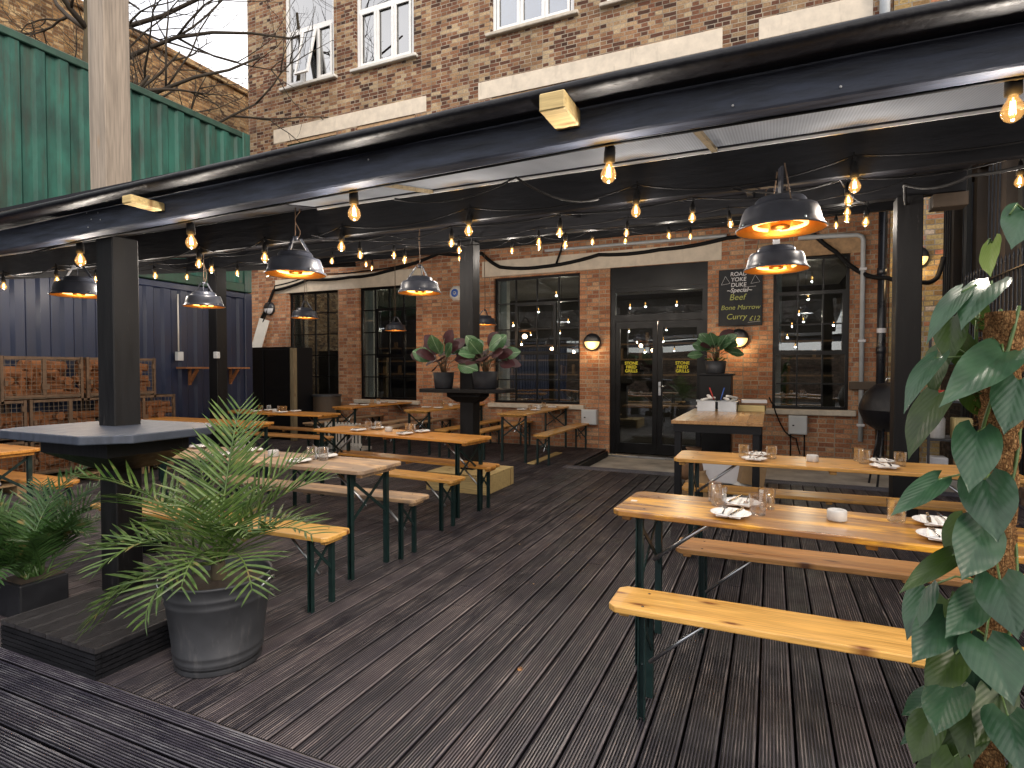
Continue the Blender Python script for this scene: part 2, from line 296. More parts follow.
def coir():
    m, nt, b = newmat('coir'); L = nt.links; mp = mapping(nt, (1,1,1)); vo = N(nt, 'ShaderNodeTexVoronoi', Scale=95.0); vo.feature = 'DISTANCE_TO_EDGE'
    mp2 = mapping(nt, (260,260,30), rot=(.5,.4,0)); n1 = N(nt, 'ShaderNodeTexNoise', Scale=1.0, Detail=4.0, Distortion=1.5); L.new(mp2.outputs[0], n1.inputs['Vector']); L.new(mp.outputs[0], vo.inputs['Vector'])
    r1 = ramp(nt, [(.25, (.05,.022,.010)), (.5, (.22,.11,.045)), (.75, (.50,.31,.14))]); L.new(n1.outputs['Fac'], r1.inputs['Fac'])
    r2 = ramp(nt, [(0, (.25,.25,.25)), (.2, (1,1,1))]); L.new(vo.outputs['Distance'], r2.inputs['Fac'])
    mu = N(nt, 'ShaderNodeMix', data_type='RGBA', blend_type='MULTIPLY'); mu.inputs['Factor'].default_value = .8; L.new(r1.outputs['Color'], mu.inputs['A']); L.new(r2.outputs['Color'], mu.inputs['B'])
    L.new(mu.outputs['Result'], b.inputs['Base Color']); b.inputs['Roughness'].default_value = .95; b.inputs['Specular IOR Level'].default_value = .1
    bump(nt, n1.outputs['Fac'], b, 1.0, .006)
coir()
plain('bark', (.075,.06,.035), rough=.95, vary=.5, scale=9, bmp=.8, stretch=(1,1,.3))
plain('twig', (.035,.026,.018), rough=.9, vary=.3, scale=9, bmp=0)
plain('stem_green', (.06,.11,.025), rough=.5, vary=.3, scale=9, bmp=0)
plain('stem_red', (.07,.05,.03), rough=.5, vary=.3, scale=9, bmp=0)
plain('blue_paint', (.03,.10,.40), rough=.4, vary=.1, scale=9, bmp=0)
plain('red_paint', (.50,.04,.03), rough=.4, vary=.1, scale=9, bmp=0)
plain('cardboard', (.33,.22,.12), rough=.9, vary=.15, scale=9, bmp=.1)
plain('sack_brown', (.16,.09,.05), rough=.9, vary=.3, scale=12, bmp=.5)
plain('paper_yellow', (.55,.45,.22), rough=.8, vary=.1, scale=9, bmp=0)
plain('white_plastic', (.62,.62,.66), rough=.4, vary=.05, scale=9, bmp=0)
plain('alley_dark', (.028,.026,.022), rough=.6, vary=.5, scale=4, bmp=.3, stretch=(1,1,.3))
plain('alley_brown', (.07,.05,.035), rough=.7, vary=.4, scale=5, bmp=.3, stretch=(1,1,.3))
plain('screw_white', (.6,.6,.6), rough=.5, vary=.1, scale=9, bmp=0)
plain('plinth_black', (.020,.019,.022), rough=.5, vary=.5, scale=14, bmp=.5, stretch=(6,1,1))
glass_mat('window_glass', (.72,.78,.80), .09)
glass_mat('sky_glass', (.25,.33,.42), .30)
glass_mat('tumbler_glass', (.985,.99,.99), .012, k=.45)
leaf_mat('palm_leaf', (.020,.055,.010), (.11,.18,.045), rough=.38, trans=.25)
leaf_mat('areca_leaf', (.020,.060,.014), (.05,.11,.03), rough=.4, trans=.2)
leaf_mat('philo_blue', (.008,.034,.014), (.022,.062,.028), rough=.36, trans=.08, vein=(.03,.075,.04,.35))
leaf_mat('philo_olive', (.014,.034,.004), (.035,.07,.010), rough=.42, trans=.30, vein=(.05,.09,.02,.3))
leaf_mat('philo_light', (.13,.20,.035), (.18,.25,.06), rough=.4, trans=.35, vein=(.22,.3,.1,.4))
leaf_mat('calathea_top', (.025,.08,.03), (.06,.15,.06), rough=.4, trans=.15, vein=(.42,.55,.38,.75), vein_scale=1.2)
leaf_mat('calathea_under', (.030,.010,.014), (.06,.016,.022), rough=.5, trans=.2)
leaf_mat('lime_leaf', (.16,.28,.03), (.25,.36,.06), rough=.5, trans=.3)

def streaks(name, col, lo, hi, scale, amt=.8):
    nt = MAT[name].node_tree; b = nt.nodes['Principled BSDF']; L = nt.links; src = b.inputs['Base Color'].links[0].from_socket
    mp = mapping(nt, scale); no = N(nt, 'ShaderNodeTexNoise', Scale=1.0, Detail=8.0, Roughness=.7); L.new(mp.outputs[0], no.inputs['Vector'])
    r = ramp(nt, [(lo, (0,0,0)), (hi, (amt,)*3)]); L.new(no.outputs['Fac'], r.inputs['Fac'])
    mx = N(nt, 'ShaderNodeMix', data_type='RGBA'); L.new(r.outputs['Color'], mx.inputs['Factor']); L.new(src, mx.inputs['A']); mx.inputs['B'].default_value = (*col, 1); L.new(mx.outputs['Result'], b.inputs['Base Color'])
streaks('container_green', (.045,.035,.022), .50, .72, (9,9,.7)); streaks('container_green', (.03,.15,.11), .60, .75, (14,14,1.5), .5)
streaks('black_post', (.06,.055,.055), .62, .70, (30,30,4), .5); streaks('black_beam', (.09,.09,.10), .62, .72, (3,30,30), .45); streaks('gutter_black', (.25,.25,.26), .70, .73, (60,60,60), .5)
streaks('zinc_bucket', (.12,.12,.125), .58, .70, (14,14,3), .5); streaks('stone_pale', (.20,.16,.12), .58, .78, (6,6,1.2), .5); streaks('facade_brick', (.12,.085,.065), .56, .78, (1.8,1.8,.5), .45)
streaks('black_timber', (.05,.048,.05), .64, .72, (3,25,25), .4)
# emissive and translucent ones
def emis_mat(name, col, strength, base=(.8,.5,.2)):
    m, nt, b = newmat(name); b.inputs['Base Color'].default_value = (*base, 1)
    no = N(nt, 'ShaderNodeTexNoise', Scale=8.0); rp = ramp(nt, [(.3, tuple(c*.8 for c in col)), (.7, col)])
    nt.links.new(no.outputs['Fac'], rp.inputs['Fac']); nt.links.new(rp.outputs['Color'], b.inputs['Emission Color'])
    b.inputs['Emission Strength'].default_value = strength; return m
emis_mat('filament', (1, .66, .28), 9)
emis_mat('heater_element', (1, .48, .12), 2.6)
emis_mat('wall_lamp_glow', (1, .70, .26), .75)
def bulb_glass():
    m = bpy.data.materials.new('bulb_glass'); m.use_nodes = True; nt = m.node_tree; nt.nodes.clear(); L = nt.links
    o = N(nt, 'ShaderNodeOutputMaterial'); t = N(nt, 'ShaderNodeBsdfTransparent'); t.inputs[0].default_value = (1,.78,.45,1)
    g = N(nt, 'ShaderNodeBsdfGlossy', Roughness=.08); e = N(nt, 'ShaderNodeEmission', Strength=.24); e.inputs['Color'].default_value = (1,.55,.18,1)
    f = N(nt, 'ShaderNodeLayerWeight'); f.inputs['Blend'].default_value = .45
    a = N(nt, 'ShaderNodeAddShader'); L.new(t.outputs[0], a.inputs[0]); L.new(e.outputs[0], a.inputs[1])
    x = N(nt, 'ShaderNodeMixShader'); r = ramp(nt, [(.2, (.08,)*3), (.9, (.6,)*3)]); L.new(f.outputs['Facing'], r.inputs['Fac']); L.new(r.outputs['Color'], x.inputs['Fac'])
    L.new(a.outputs[0], x.inputs[1]); L.new(g.outputs[0], x.inputs[2]); L.new(x.outputs[0], o.inputs['Surface']); MAT['bulb_glass'] = m
bulb_glass()
def reflector():
    m, nt, b = newmat('copper_reflector'); b.inputs['Base Color'].default_value = (.50,.20,.035,1); b.inputs['Metallic'].default_value = .9; b.inputs['Roughness'].default_value = .35
    no = N(nt, 'ShaderNodeTexNoise', Scale=30.0); bump(nt, no.outputs['Fac'], b, .3, .004)
reflector()
def panel():
    m = bpy.data.materials.new('roof_polycarb'); m.use_nodes = True; nt = m.node_tree; nt.nodes.clear(); L = nt.links
    o = N(nt, 'ShaderNodeOutputMaterial'); d = N(nt, 'ShaderNodeBsdfDiffuse'); t = N(nt, 'ShaderNodeBsdfTranslucent'); g = N(nt, 'ShaderNodeBsdfGlossy', Roughness=.3)
    tc = N(nt, 'ShaderNodeTexCoord'); mp = N(nt, 'ShaderNodeMapping'); mp.inputs['Scale'].default_value = (3, .7, 1); L.new(tc.outputs['Object'], mp.inputs['Vector'])
    no = N(nt, 'ShaderNodeTexNoise', Scale=1.0, Detail=6.0); L.new(mp.outputs[0], no.inputs['Vector'])
    wv = N(nt, 'ShaderNodeTexWave', Scale=22.0, Distortion=0.0); L.new(tc.outputs['Object'], wv.inputs['Vector'])
    rp = ramp(nt, [(.25, (.30,.31,.33)), (.75, (.50,.52,.55))]); L.new(no.outputs['Fac'], rp.inputs['Fac'])
    rw = ramp(nt, [(0, (.85,)*3), (1, (1.08,)*3)]); L.new(wv.outputs['Fac'], rw.inputs['Fac'])
    mu = N(nt, 'ShaderNodeMix', data_type='RGBA', blend_type='MULTIPLY'); mu.inputs['Factor'].default_value = 1; L.new(rp.outputs['Color'], mu.inputs['A']); L.new(rw.outputs['Color'], mu.inputs['B'])
    L.new(mu.outputs['Result'], d.inputs['Color']); L.new(mu.outputs['Result'], t.inputs['Color'])
    a = N(nt, 'ShaderNodeMixShader'); a.inputs['Fac'].default_value = .62; L.new(d.outputs[0], a.inputs[1]); L.new(t.outputs[0], a.inputs[2])
    c = N(nt, 'ShaderNodeMixShader'); c.inputs['Fac'].default_value = .06; L.new(a.outputs[0], c.inputs[1]); L.new(g.outputs[0], c.inputs[2]); L.new(c.outputs[0], o.inputs['Surface']); MAT['roof_polycarb'] = m
panel()

# ------------------------------------------------------------------ mesh helpers
class MB:
    def __init__(s): s.bm = bmesh.new(); s.uv = None
    def box(s, x0, x1, y0, y1, z0, z1, bevel=0, M=None, seg=1):
        t = bmesh.new() if bevel else s.bm
        v = [t.verts.new(p) for p in ((x0,y0,z0),(x1,y0,z0),(x1,y1,z0),(x0,y1,z0),(x0,y0,z1),(x1,y0,z1),(x1,y1,z1),(x0,y1,z1))]
        for f in ((3,2,1,0),(4,5,6,7),(0,1,5,4),(1,2,6,5),(2,3,7,6),(3,0,4,7)): t.faces.new([v[i] for i in f])
        if bevel:
            bmesh.ops.bevel(t, geom=list(t.edges), offset=bevel, segments=seg, profile=.5, affect='EDGES')
            if M: bmesh.ops.transform(t, matrix=M, verts=t.verts)
            s.join(t)
        elif M:
            for q in v: q.co = M @ q.co
        return s
    def join(s, t):
        me = bpy.data.meshes.new('tmp'); t.to_mesh(me); t.free(); s.bm.from_mesh(me); bpy.data.meshes.remove(me)
    def prism(s, pts, z0, z1, bevel=0, M=None):
        t = bmesh.new()
        a = [t.verts.new((x,y,z0)) for x,y in pts]; b = [t.verts.new((x,y,z1)) for x,y in pts]; n = len(pts)
        t.faces.new(a[::-1]); t.faces.new(b)
        for i in range(n): t.faces.new((a[i], a[(i+1)%n], b[(i+1)%n], b[i]))
        if bevel: bmesh.ops.bevel(t, geom=[e for e in t.edges], offset=bevel, segments=2, profile=.5, affect='EDGES')
        if M: bmesh.ops.transform(t, matrix=M, verts=t.verts)
        s.join(t); return s
    def bar(s, p, q, w, h=None):
        """square bar from p to q"""
        h = h or w; p, q = Vector(p), Vector(q); d = q-p; L = d.length; d.normalize()
        up = Vector((0,0,1)) if abs(d.z) < .95 else Vector((0,1,0))
        a = d.cross(up).normalized(); b = a.cross(d)
        v = []
        for e in (p, q):
            for i, j in ((-1,-1),(1,-1),(1,1),(-1,1)): v.append(s.bm.verts.new(e + a*(i*w/2) + b*(j*h/2)))
        for f in ((3,2,1,0),(4,5,6,7),(0,1,5,4),(1,2,6,5),(2,3,7,6),(3,0,4,7)): s.bm.faces.new([v[i] for i in f])
        return s
    def tube(s, pts, r, n=8, cap=True):
        pts = [Vector(p) for p in pts]; rs = r if isinstance(r, (list, tuple)) else [r]*len(pts)
        rings = []; prev = None
        for i, p in enumerate(pts):
            d = (pts[min(i+1, len(pts)-1)] - pts[max(i-1, 0)])
            if d.length < 1e-9: d = Vector((0,0,1))
            d.normalize()
            if prev is None:
                up = Vector((0,0,1)) if abs(d.z) < .9 else Vector((1,0,0)); a = d.cross(up).normalized()
            else:
                a = (prev - d*prev.dot(d)).normalized()
            prev = a; b = d.cross(a)
            rings.append([s.bm.verts.new(p + (a*math.cos(2*math.pi*k/n) + b*math.sin(2*math.pi*k/n))*rs[i]) for k in range(n)])
        for A, B in zip(rings, rings[1:]):
            for k in range(n):
                f = s.bm.faces.new((A[k], A[(k+1)%n], B[(k+1)%n], B[k])); f.smooth = True
        if cap:
            s.bm.faces.new(rings[0][::-1]); s.bm.faces.new(rings[-1])
        return s
    def lathe(s, prof, n=24, c=(0,0,0), smooth=True, M=None, a0=0, a1=2*math.pi):
        c = Vector(c); rings = []; full = abs(a1-a0-2*math.pi) < 1e-6; m = n if full else n+1
        for r, z in prof:
            if r < 1e-6 and full: rings.append([s.bm.verts.new((c.x, c.y, c.z+z))])
            else: rings.append([s.bm.verts.new((c.x + r*math.cos(a0+(a1-a0)*k/n), c.y + r*math.sin(a0+(a1-a0)*k/n), c.z+z)) for k in range(m)])
        for A, B in zip(rings, rings[1:]):
            for k in range(n):
                k2 = (k+1) % m
                if len(A) == 1 and len(B) == 1: continue
                if len(A) == 1: vs_ = (A[0], B[k2], B[k])
                elif len(B) == 1: vs_ = (A[k], A[k2], B[0])
                else: vs_ = (A[k], A[k2], B[k2], B[k])
                f = s.bm.faces.new(vs_); f.smooth = smooth
        if M:
            for A in rings:
                for v in A: v.co = M @ v.co
        return s
    def face(s, pts, smooth=False):
        f = s.bm.faces.new([s.bm.verts.new(p) for p in pts]); f.smooth = smooth; return f
    def mesh(s, name, mat, recalc=True):
        me = bpy.data.meshes.new(name)
        if recalc: bmesh.ops.recalc_face_normals(s.bm, faces=s.bm.faces)
        s.bm.to_mesh(me); s.bm.free(); me.materials.append(MAT[mat]); return me
    def build(s, name, mat, parent=None, loc=None, rz=0, recalc=True):
        return inst(name, s.mesh(name, mat, recalc), parent, loc, rz)

def inst(name, me, parent=None, loc=None, rz=0):
    o = bpy.data.objects.new(name, me); COL.objects.link(o)
    if parent: o.parent = parent
    if loc: o.location = loc
    if rz: o.rotation_euler.z = rz
    return o
def tag(o, label, cat, group=None, kind=None):
    if label: o['label'] = label
    if cat: o['category'] = cat
    if group: o['group'] = group
    if kind: o['kind'] = kind
    return o
def thing(name, label, cat, loc=(0,0,0), rz=0, group=None):
    o = bpy.data.objects.new(name, None); COL.objects.link(o); o.location = loc; o.rotation_euler.z = rz; o.empty_display_size = .2
    return tag(o, label, cat, group)
def structure(o): o['kind'] = 'structure'; return o
def copy_tree(o, parent=None):
    c = o.copy(); COL.objects.link(c)
    if parent: c.parent = parent
    for ch in o.children: copy_tree(ch, c)
    return c

# ------------------------------------------------------------------ ground and decks
g = MB(); g.face([(-90,-60,-.35),(60,-60,-.35),(60,90,-.35),(-90,90,-.35)])
structure(g.build('ground', 'ground_mat'))
def deck_board(bm, x0, w, y0, y1, swap=False, nr=9, dz=0):
    prof = [(0,-.024),(0,-.0035),(.0025,0)]
    p = (w-.012)/nr
    for i in range(nr):
        a = .006 + i*p
        if i: prof += [(a-.0012,0)]
        prof += [(a,-.0055),(a+p*.46,-.0055),(a+p*.46+.0012,0)]
    prof += [(w-.0025,0),(w,-.0035),(w,-.024)]
    A = []; B = []
    tw = random.uniform(-.0012,.0012)
    for x, z in prof:
        zz = z + dz + tw*(x/w-.5)*2
        if swap: A.append(bm.verts.new((y0, x0+x, zz))); B.append(bm.verts.new((y1, x0+x, zz)))
        else: A.append(bm.verts.new((x0+x, y0, zz))); B.append(bm.verts.new((x0+x, y1, zz)))
    for i in range(len(prof)-1): bm.faces.new((A[i], A[i+1], B[i+1], B[i]))
    bm.faces.new(A); bm.faces.new(B[::-1])
P_ = .1357
m = MB()
for k in range(-72, 40):
    x0 = k*P_ + .004; X = x0 - .032
    yend = 10.38 if X < -2.85 else 8.12
    y = 1.652; cut = random.uniform(1.2, 4.2)
    while y < yend:
        y2 = min(yend, y+cut)
        if yend-y2 < .4: y2 = yend
        deck_board(m.bm, x0, P_-.0105, y, y2-.003); y = y2; cut = random.choice((3.6, 4.2, 3.0))
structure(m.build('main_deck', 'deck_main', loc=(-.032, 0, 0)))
m = MB()
for k in range(-34, 1):
    y0 = k*.147 + .004
    if k == 0: w = .066
    else: w = .147-.013
    x = -9.5; cut = random.uniform(1.5, 4)
    while x < 5:
        x2 = min(5, x+cut)
        deck_board(m.bm, y0, w, x, x2-.003, swap=True, nr=10 if k else 5); x = x2; cut = random.choice((3.6, 4.2, 4.8))
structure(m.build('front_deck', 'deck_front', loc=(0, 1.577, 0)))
m = MB(); m.box(-9.5, 5, 1.6445, 1.6495, -.03, -.004); structure(m.build('deck_border', 'rough_timber'))
m = MB()
for y0 in (8.126, 8.262): deck_board(m.bm, y0, .13, -2.85, 5, swap=True)
m.box(-2.85, 5, 8.385, 8.4, -.16, -.008); m.box(-2.87, -2.853, 8.4, 10.38, -.16, -.004)
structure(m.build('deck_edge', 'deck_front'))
m = MB(); m.box(-2.88, -2.7, 8.42, 10.3, -.2, -.03, M=Matrix.Identity(4)); structure(m.build('ramp_side', 'black_timber'))
m = MB(); m.box(-2.84, 5, 8.42, 10.75, -.3, -.13, bevel=.01); structure(m.build('concrete_slab', 'concrete'))
tag(MB().box(-3.42, -3.30, 8.2, 9.5, .002, .022, bevel=.004).build('loose_plank', 'fresh_softwood'), 'pale bare plank lying flat on the dark deck near the door', 'plank')

# ------------------------------------------------------------------ main brick building
FY = 10.4
bld = thing('brick_building', 'brick warehouse building with pale lintels, white upper windows and black steel ground windows', 'building', (-4.7, FY, 0))
def at_b(x, y, z): return (x+4.7, y-FY, z)
GW = [(-10.49,-8.99,.80,3.27,'g'), (-8.40,-6.89,.80,3.27,'g'), (-5.06,-3.27,.80,3.27,'g'), (.02,1.11,.82,3.27,'g')]
DOOR = (-2.70,-1.0,-.10,3.31,'d')
FW = [(a,b,5.1,6.838,'f') for a,b in ((-10.5,-9.0),(-8.43,-6.9),(-5.1,-3.35),(-2.80,-1.05),(.0,1.1))]
SW = [(a,b,8.07,10.35,'s') for a,b in ((-10.53,-9.05),(-8.44,-6.92),(-5.10,-3.40),(-2.80,-1.1),(.0,1.1))]
OPEN = GW + [DOOR] + FW + SW
X0, X1, Z0, Z1 = -11.72, 1.62, -.35, 12.6
xs = sorted({X0, X1} | {o[0] for o in OPEN} | {o[1] for o in OPEN}); zs = sorted({Z0, Z1} | {o[2] for o in OPEN} | {o[3] for o in OPEN})
m = MB()
# front face as one welded grid, reveals, sides
for i in range(len(xs)-1):
    for j in range(len(zs)-1):
        cx, cz = (xs[i]+xs[i+1])/2, (zs[j]+zs[j+1])/2
        if any(o[0] < cx < o[1] and o[2] < cz < o[3] for o in OPEN): continue
        m.face([(xs[i]+4.7,0,zs[j]),(xs[i+1]+4.7,0,zs[j]),(xs[i+1]+4.7,0,zs[j+1]),(xs[i]+4.7,0,zs[j+1])])
for a,b,c,d,k in OPEN:
    D = .13
    for q in ([(a,0,c),(a,D,c),(a,D,d),(a,0,d)], [(b,0,c),(b,0,d),(b,D,d),(b,D,c)], [(a,0,d),(a,D,d),(b,D,d),(b,0,d)], [(a,0,c),(b,0,c),(b,D,c),(a,D,c)]):
        m.face([(x+4.7,y,z) for x,y,z in q])
for q in ([(X0,0,Z0),(X0,0,Z1),(X0,11,Z1),(X0,11,Z0)], [(X1,0,Z0),(X1,11,Z0),(X1,11,Z1),(X1,0,Z1)], [(X0,0,Z1),(X1,0,Z1),(X1,11,Z1),(X0,11,Z1)], [(X0,11,Z0),(X1,11,Z0),(X1,11,Z1),(X0,11,Z1)]):
    m.face([(x+4.7,y,z) for x,y,z in q])
bmesh.ops.remove_doubles(m.bm, verts=m.bm.verts, dist=.0005)
m.build('brick_wall', 'facade_brick', bld)
# interior: dark rooms behind the glass
m = MB()
def room(x0, x1, y0, y1, z0, z1):
    for q in ([(x0,y0,z0),(x1,y0,z0),(x1,y1,z0),(x0,y1,z0)], [(x0,y0,z1),(x0,y1,z1),(x1,y1,z1),(x1,y0,z1)], [(x0,y0,z0),(x0,y1,z0),(x0,y1,z1),(x0,y0,z1)],
              [(x1,y0,z0),(x1,y0,z1),(x1,y1,z1),(x1,y1,z0)], [(x0,y1,z0),(x1,y1,z0),(x1,y1,z1),(x0,y1,z1)]):
        m.face([at_b(*p) for p in q])
m2 = MB(); m2.box(-11.55+4.7, 1.45+4.7, .6, 5.4, 3.5, 3.55); m2.build('added_pale_ceiling','white_paint',bld)  # white ceiling added so the upper panes look pale, like roof reflections
room(-11.6, 1.5, FY+.25, FY+5.5, -.08, 3.6); room(-11.6, 1.5, FY+.25, FY+4, 4.6, 7.1); room(-11.6, 1.5, FY+.25, FY+4, 7.7, 11)
m.build('room_interior', 'interior_dark', bld)
for a,b,c,d,k in GW:   # pale plastered inner reveals
    m = MB()
    m.box(a-.02+4.7, a+4.7+.0, .215, .50, c-.05, d+.02); m.box(b+4.7, b+.02+4.7, .215, .50, c-.05, d+.02); m.box(a+4.7, b+4.7, .215, .50, d-.0, d+.03)
    m.box(a+4.7, a+4.7+.13, .34, .5, c, d); m.box(a+4.7, b+4.7, .215, .5, c-.04, c); m.build('window_lining', 'white_paint', bld)
m = MB()   # tables, shelves and a back bar inside
for x in (-10,-8,-5.2,-4,-1.9,.3): m.box(x+4.7-.9, x+4.7+.5, 1.4, 2.0, .68, .72); m.box(x+4.7-.2, x+4.7-.12, 1.6, 1.7, 0, .68)
for z in (1.3,1.7,2.1): m.box(-6.8, 6.0, 4.6, 4.9, z, z+.04)
for i in range(40): x = random.uniform(-6.6, 5.8); z = random.choice((1.34,1.74,2.14)); m.box(x, x+.07, 4.65, 4.75, z, z+random.uniform(.15,.3))
m.build('indoor_furniture', 'interior_wood', bld)
for x in (-9.5,-7.3,-4.4,-1.7,.6):
    ip = MB().lathe([(.02,.12),(.14,0),(.13,0),(.01,.1)],16).tube([(0,0,.1),(0,0,1.0)],.004,6).build('indoor_lamp','lamp_black',bld,(x+4.7,2.2,2.55))
    d = bpy.data.lights.new('indoor_light','POINT'); d.energy = 26; d.color = (1,.80,.58); d.shadow_soft_size = .05; o = bpy.data.objects.new('indoor_light', d); COL.objects.link(o); o.parent = ip; o.location = (0,0,-.05)
# lintels
for n,(a,b,c,d,mt) in enumerate([(-10.9,-6.62,6.84,7.17,'stone_pale'), (-5.40,-.80,6.84,7.18,'stone_pale'), (-.24,1.36,6.84,7.18,'stone_pale'),
                   (-10.90,-6.72,3.27,3.60,'stone_pale'), (-5.32,-.78,3.312,3.62,'stone_pale'), (-.22,1.30,3.27,3.52,'stone_buff'), (-2.62,.0,2.9,2.9,None)]):
    if mt: MB().box(a+4.7, b+4.7, -.006-(n%3)*.002, .12, c, d, bevel=.006).build('lintel', mt, bld)
def sill(x0, x1, z, mat='stone_sill', d=.09, h=.09, parent=bld):
    return MB().box(x0-.1+4.7, x1+.1+4.7, -d, .12, z-h, z-.002, bevel=.012).build('window_sill', mat, parent)
def steel_window(x0, x1, z0, z1, cols, rows, casement=None, glass='window_glass', mat='steel_frame', fw=.045, mw=.022, y=.10):
    X = lambda v: v+4.7
    m = MB()
    m.box(X(x0), X(x0)+fw, y-.03, y+.03, z0, z1); m.box(X(x1)-fw, X(x1), y-.03, y+.03, z0, z1)
    m.box(X(x0)+fw, X(x1)-fw, y-.03, y+.03, z0, z0+fw); m.box(X(x0)+fw, X(x1)-fw, y-.03, y+.03, z1-fw, z1)
    for c in cols: m.box(X(c)-mw/2, X(c)+mw/2, y-.022, y+.022, z0+fw, z1-fw)
    ys = sorted([x0+fw]+cols+[x1-fw])
    for r in rows: 
        for a, b in zip(ys, ys[1:]):
            m.box(X(a)+mw/2, X(b)-mw/2, y-.02, y+.02, r-mw/2, r+mw/2)
    f = m.build('window', mat, bld)
    if casement:
        a,b,c,d = casement; m = MB(); t = .055
        m.box(X(a), X(a)+t, y-.05, y-.024, c, d); m.box(X(b)-t, X(b), y-.05, y-.024, c, d); m.box(X(a)+t, X(b)-t, y-.05, y-.024, c, c+t); m.box(X(a)+t, X(b)-t, y-.05, y-.024, d-t, d)
        m.build('casement_frame', mat, f)
    MB().box(X(x0)+.01, X(x1)-.01, y-.003, y+.003, z0+.01, z1-.01).build('pane', glass, f)
    return f
def even(a, b, n): return [a+(b-a)*i/n for i in range(1, n)]
steel_window(-10.49,-8.99,.80,3.27, even(-10.49,-8.99,4), even(.8,3.27,5)); sill(-10.49,-8.99,.80)
steel_window(-8.40,-6.89,.80,3.27, even(-8.40,-6.89,4), even(.8,3.27,5), (-7.97,-7.25,1.72,2.8)); sill(-8.40,-6.89,.80)
steel_window(-5.06,-3.27,.80,3.27, even(-5.06,-3.27,4), [1.26,1.76,2.25,2.76], (-4.62,-3.76,1.76,2.76)); sill(-5.06,-3.27,.80)
steel_window(.02,1.11,.82,3.27, even(.02,1.11,3), [1.23,1.72,2.19,2.68], (.06,1.07,1.70,2.72)); sill(.02,1.11,.82)
for a,b,c,d,k in FW:
    m = MB(); X = lambda v: v+4.7
    m.box(X(a), X(b), .02, .12, d-.07, d-.002); m.build('window_head', 'stone_buff', bld)
    f = steel_window(a+.03, b-.03, c, d-.07, even(a,b,3), [d-.5], None, 'sky_glass', 'green_frame', .06, .05, .09); sill(a, b, c)
for n,(a,b,c,d,k) in enumerate(SW):
    X = lambda v: v+4.7; m = MB(); t = .07; y0, y1 = .05, .12
    a2, b2 = a+.01, b-.01; tr = d-1.0
    m.box(X(a2),X(a2)+t,y0,y1,c,d); m.box(X(b2)-t,X(b2),y0,y1,c,d); m.box(X(a2)+t,X(b2)-t,y0,y1,c,c+t); m.box(X(a2)+t,X(b2)-t,y0,y1,d-t,d)
    m.box(X(a2)+t,X(b2)-t,y0+.004,y1-.004,tr-.04,tr+.04)
    w3 = (b2-a2-2*t)/3
    for q in (1,2):
        xx = X(a2)+t+w3*q; m.box(xx-.035,xx+.035,y0+.008,y1-.008,c+t,tr-.04)
    f = m.build('window', 'white_upvc', bld)
    for q in range(3):
        if n == 0 and q == 1: continue
        xx = X(a2)+t+w3*q+.02; m = MB(); s_ = .045
        m.box(xx,xx+s_,y0-.015,y0+.02,c+t+.01,tr-.05); m.box(xx+w3-.04-s_,xx+w3-.04,y0-.015,y0+.02,c+t+.01,tr-.05)
        m.box(xx+s_,xx+w3-.04-s_,y0-.015,y0+.02,c+t+.01,c+t+.01+s_); m.box(xx+s_,xx+w3-.04-s_,y0-.015,y0+.02,tr-.05-s_,tr-.05)
        m.build('sash', 'white_upvc', f)
    MB().box(X(a2)+.02,X(b2)-.02,.083,.088,c+.02,d-.02).build('pane', 'sky_glass', f)
    if n == 0:   # the middle sash stands open, hinged at its top
        h = tr-.05-c-t; M = Matrix.Translation((X(a2)+t+w3+.02, y0-.01, tr-.05)) @ Matrix.Rotation(R(-14), 4, 'X')
        m = MB(); W = w3-.04; s_ = .05
        for bx in ((0,s_,-h,0),(W-s_,W,-h,0),(s_,W-s_,-s_,0),(s_,W-s_,-h,-h+s_)): m.box(bx[0],bx[1],-.02,.02,bx[2],bx[3],M=M)
        o = m.build('sash', 'white_upvc', f); m = MB(); m.box(s_,W-s_,-.004,.004,-h+s_,-s_,M=M); m.build('pane', 'sky_glass', f)
    sill(a, b, c, 'white_paint' if n < 2 else 'stone_sill', .10, .07)
# double door with transom light and black fascia above
X = lambda v: v+4.7
a,b,c,d,k = DOOR
MB().box(X(a)+.004, X(b)-.004, .03, .12, 2.93, d-.004).build('door_fascia', 'black_paint', bld)
m = MB(); t = .09
m.box(X(a),X(a)+t,.045,.13,c,2.93); m.box(X(b)-t,X(b),.045,.13,c,2.93); m.box(X(a)+t,X(b)-t,.05,.128,2.33,2.45); m.box(X(a)+t,X(b)-t,.05,.128,2.86,2.93)
df = m.build('door_frame', 'steel_frame', bld)
MB().box(X(a)+t,X(b)-t,.09,.096,2.45,2.86).build('pane', 'window_glass', df)
MB().box(X(a)-.05,X(b)+.05,-.06,.13,-.13,-.085,bevel=.006).build('threshold', 'zinc_bright', df)
mid = (a+b)/2
for s0, s1, side in ((a+t, mid-.003, -1), (mid+.003, b-t, 1)):
    m = MB(); u = .085
    m.box(X(s0),X(s0)+u,.06,.11,-.06,2.325); m.box(X(s1)-u,X(s1),.06,.11,-.06,2.325); m.box(X(s0)+u,X(s1)-u,.06,.11,-.06,.12); m.box(X(s0)+u,X(s1)-u,.06,.11,2.2,2.325)
    dr = m.build('door', 'steel_frame', bld)
    MB().box(X(s0)+u,X(s1)-u,.083,.088,.12,2.2).build('pane', 'window_glass', dr)
    if side > 0:
        m = MB(); hx = X(s0)+.04; m.box(hx-.02,hx+.02,.05,.06,1.0,1.24); m.tube([(hx,.05,1.16),(hx,.0,1.16),(hx+.1,.0,1.16)],.009); m.build('handle', 'zinc_bright', dr)

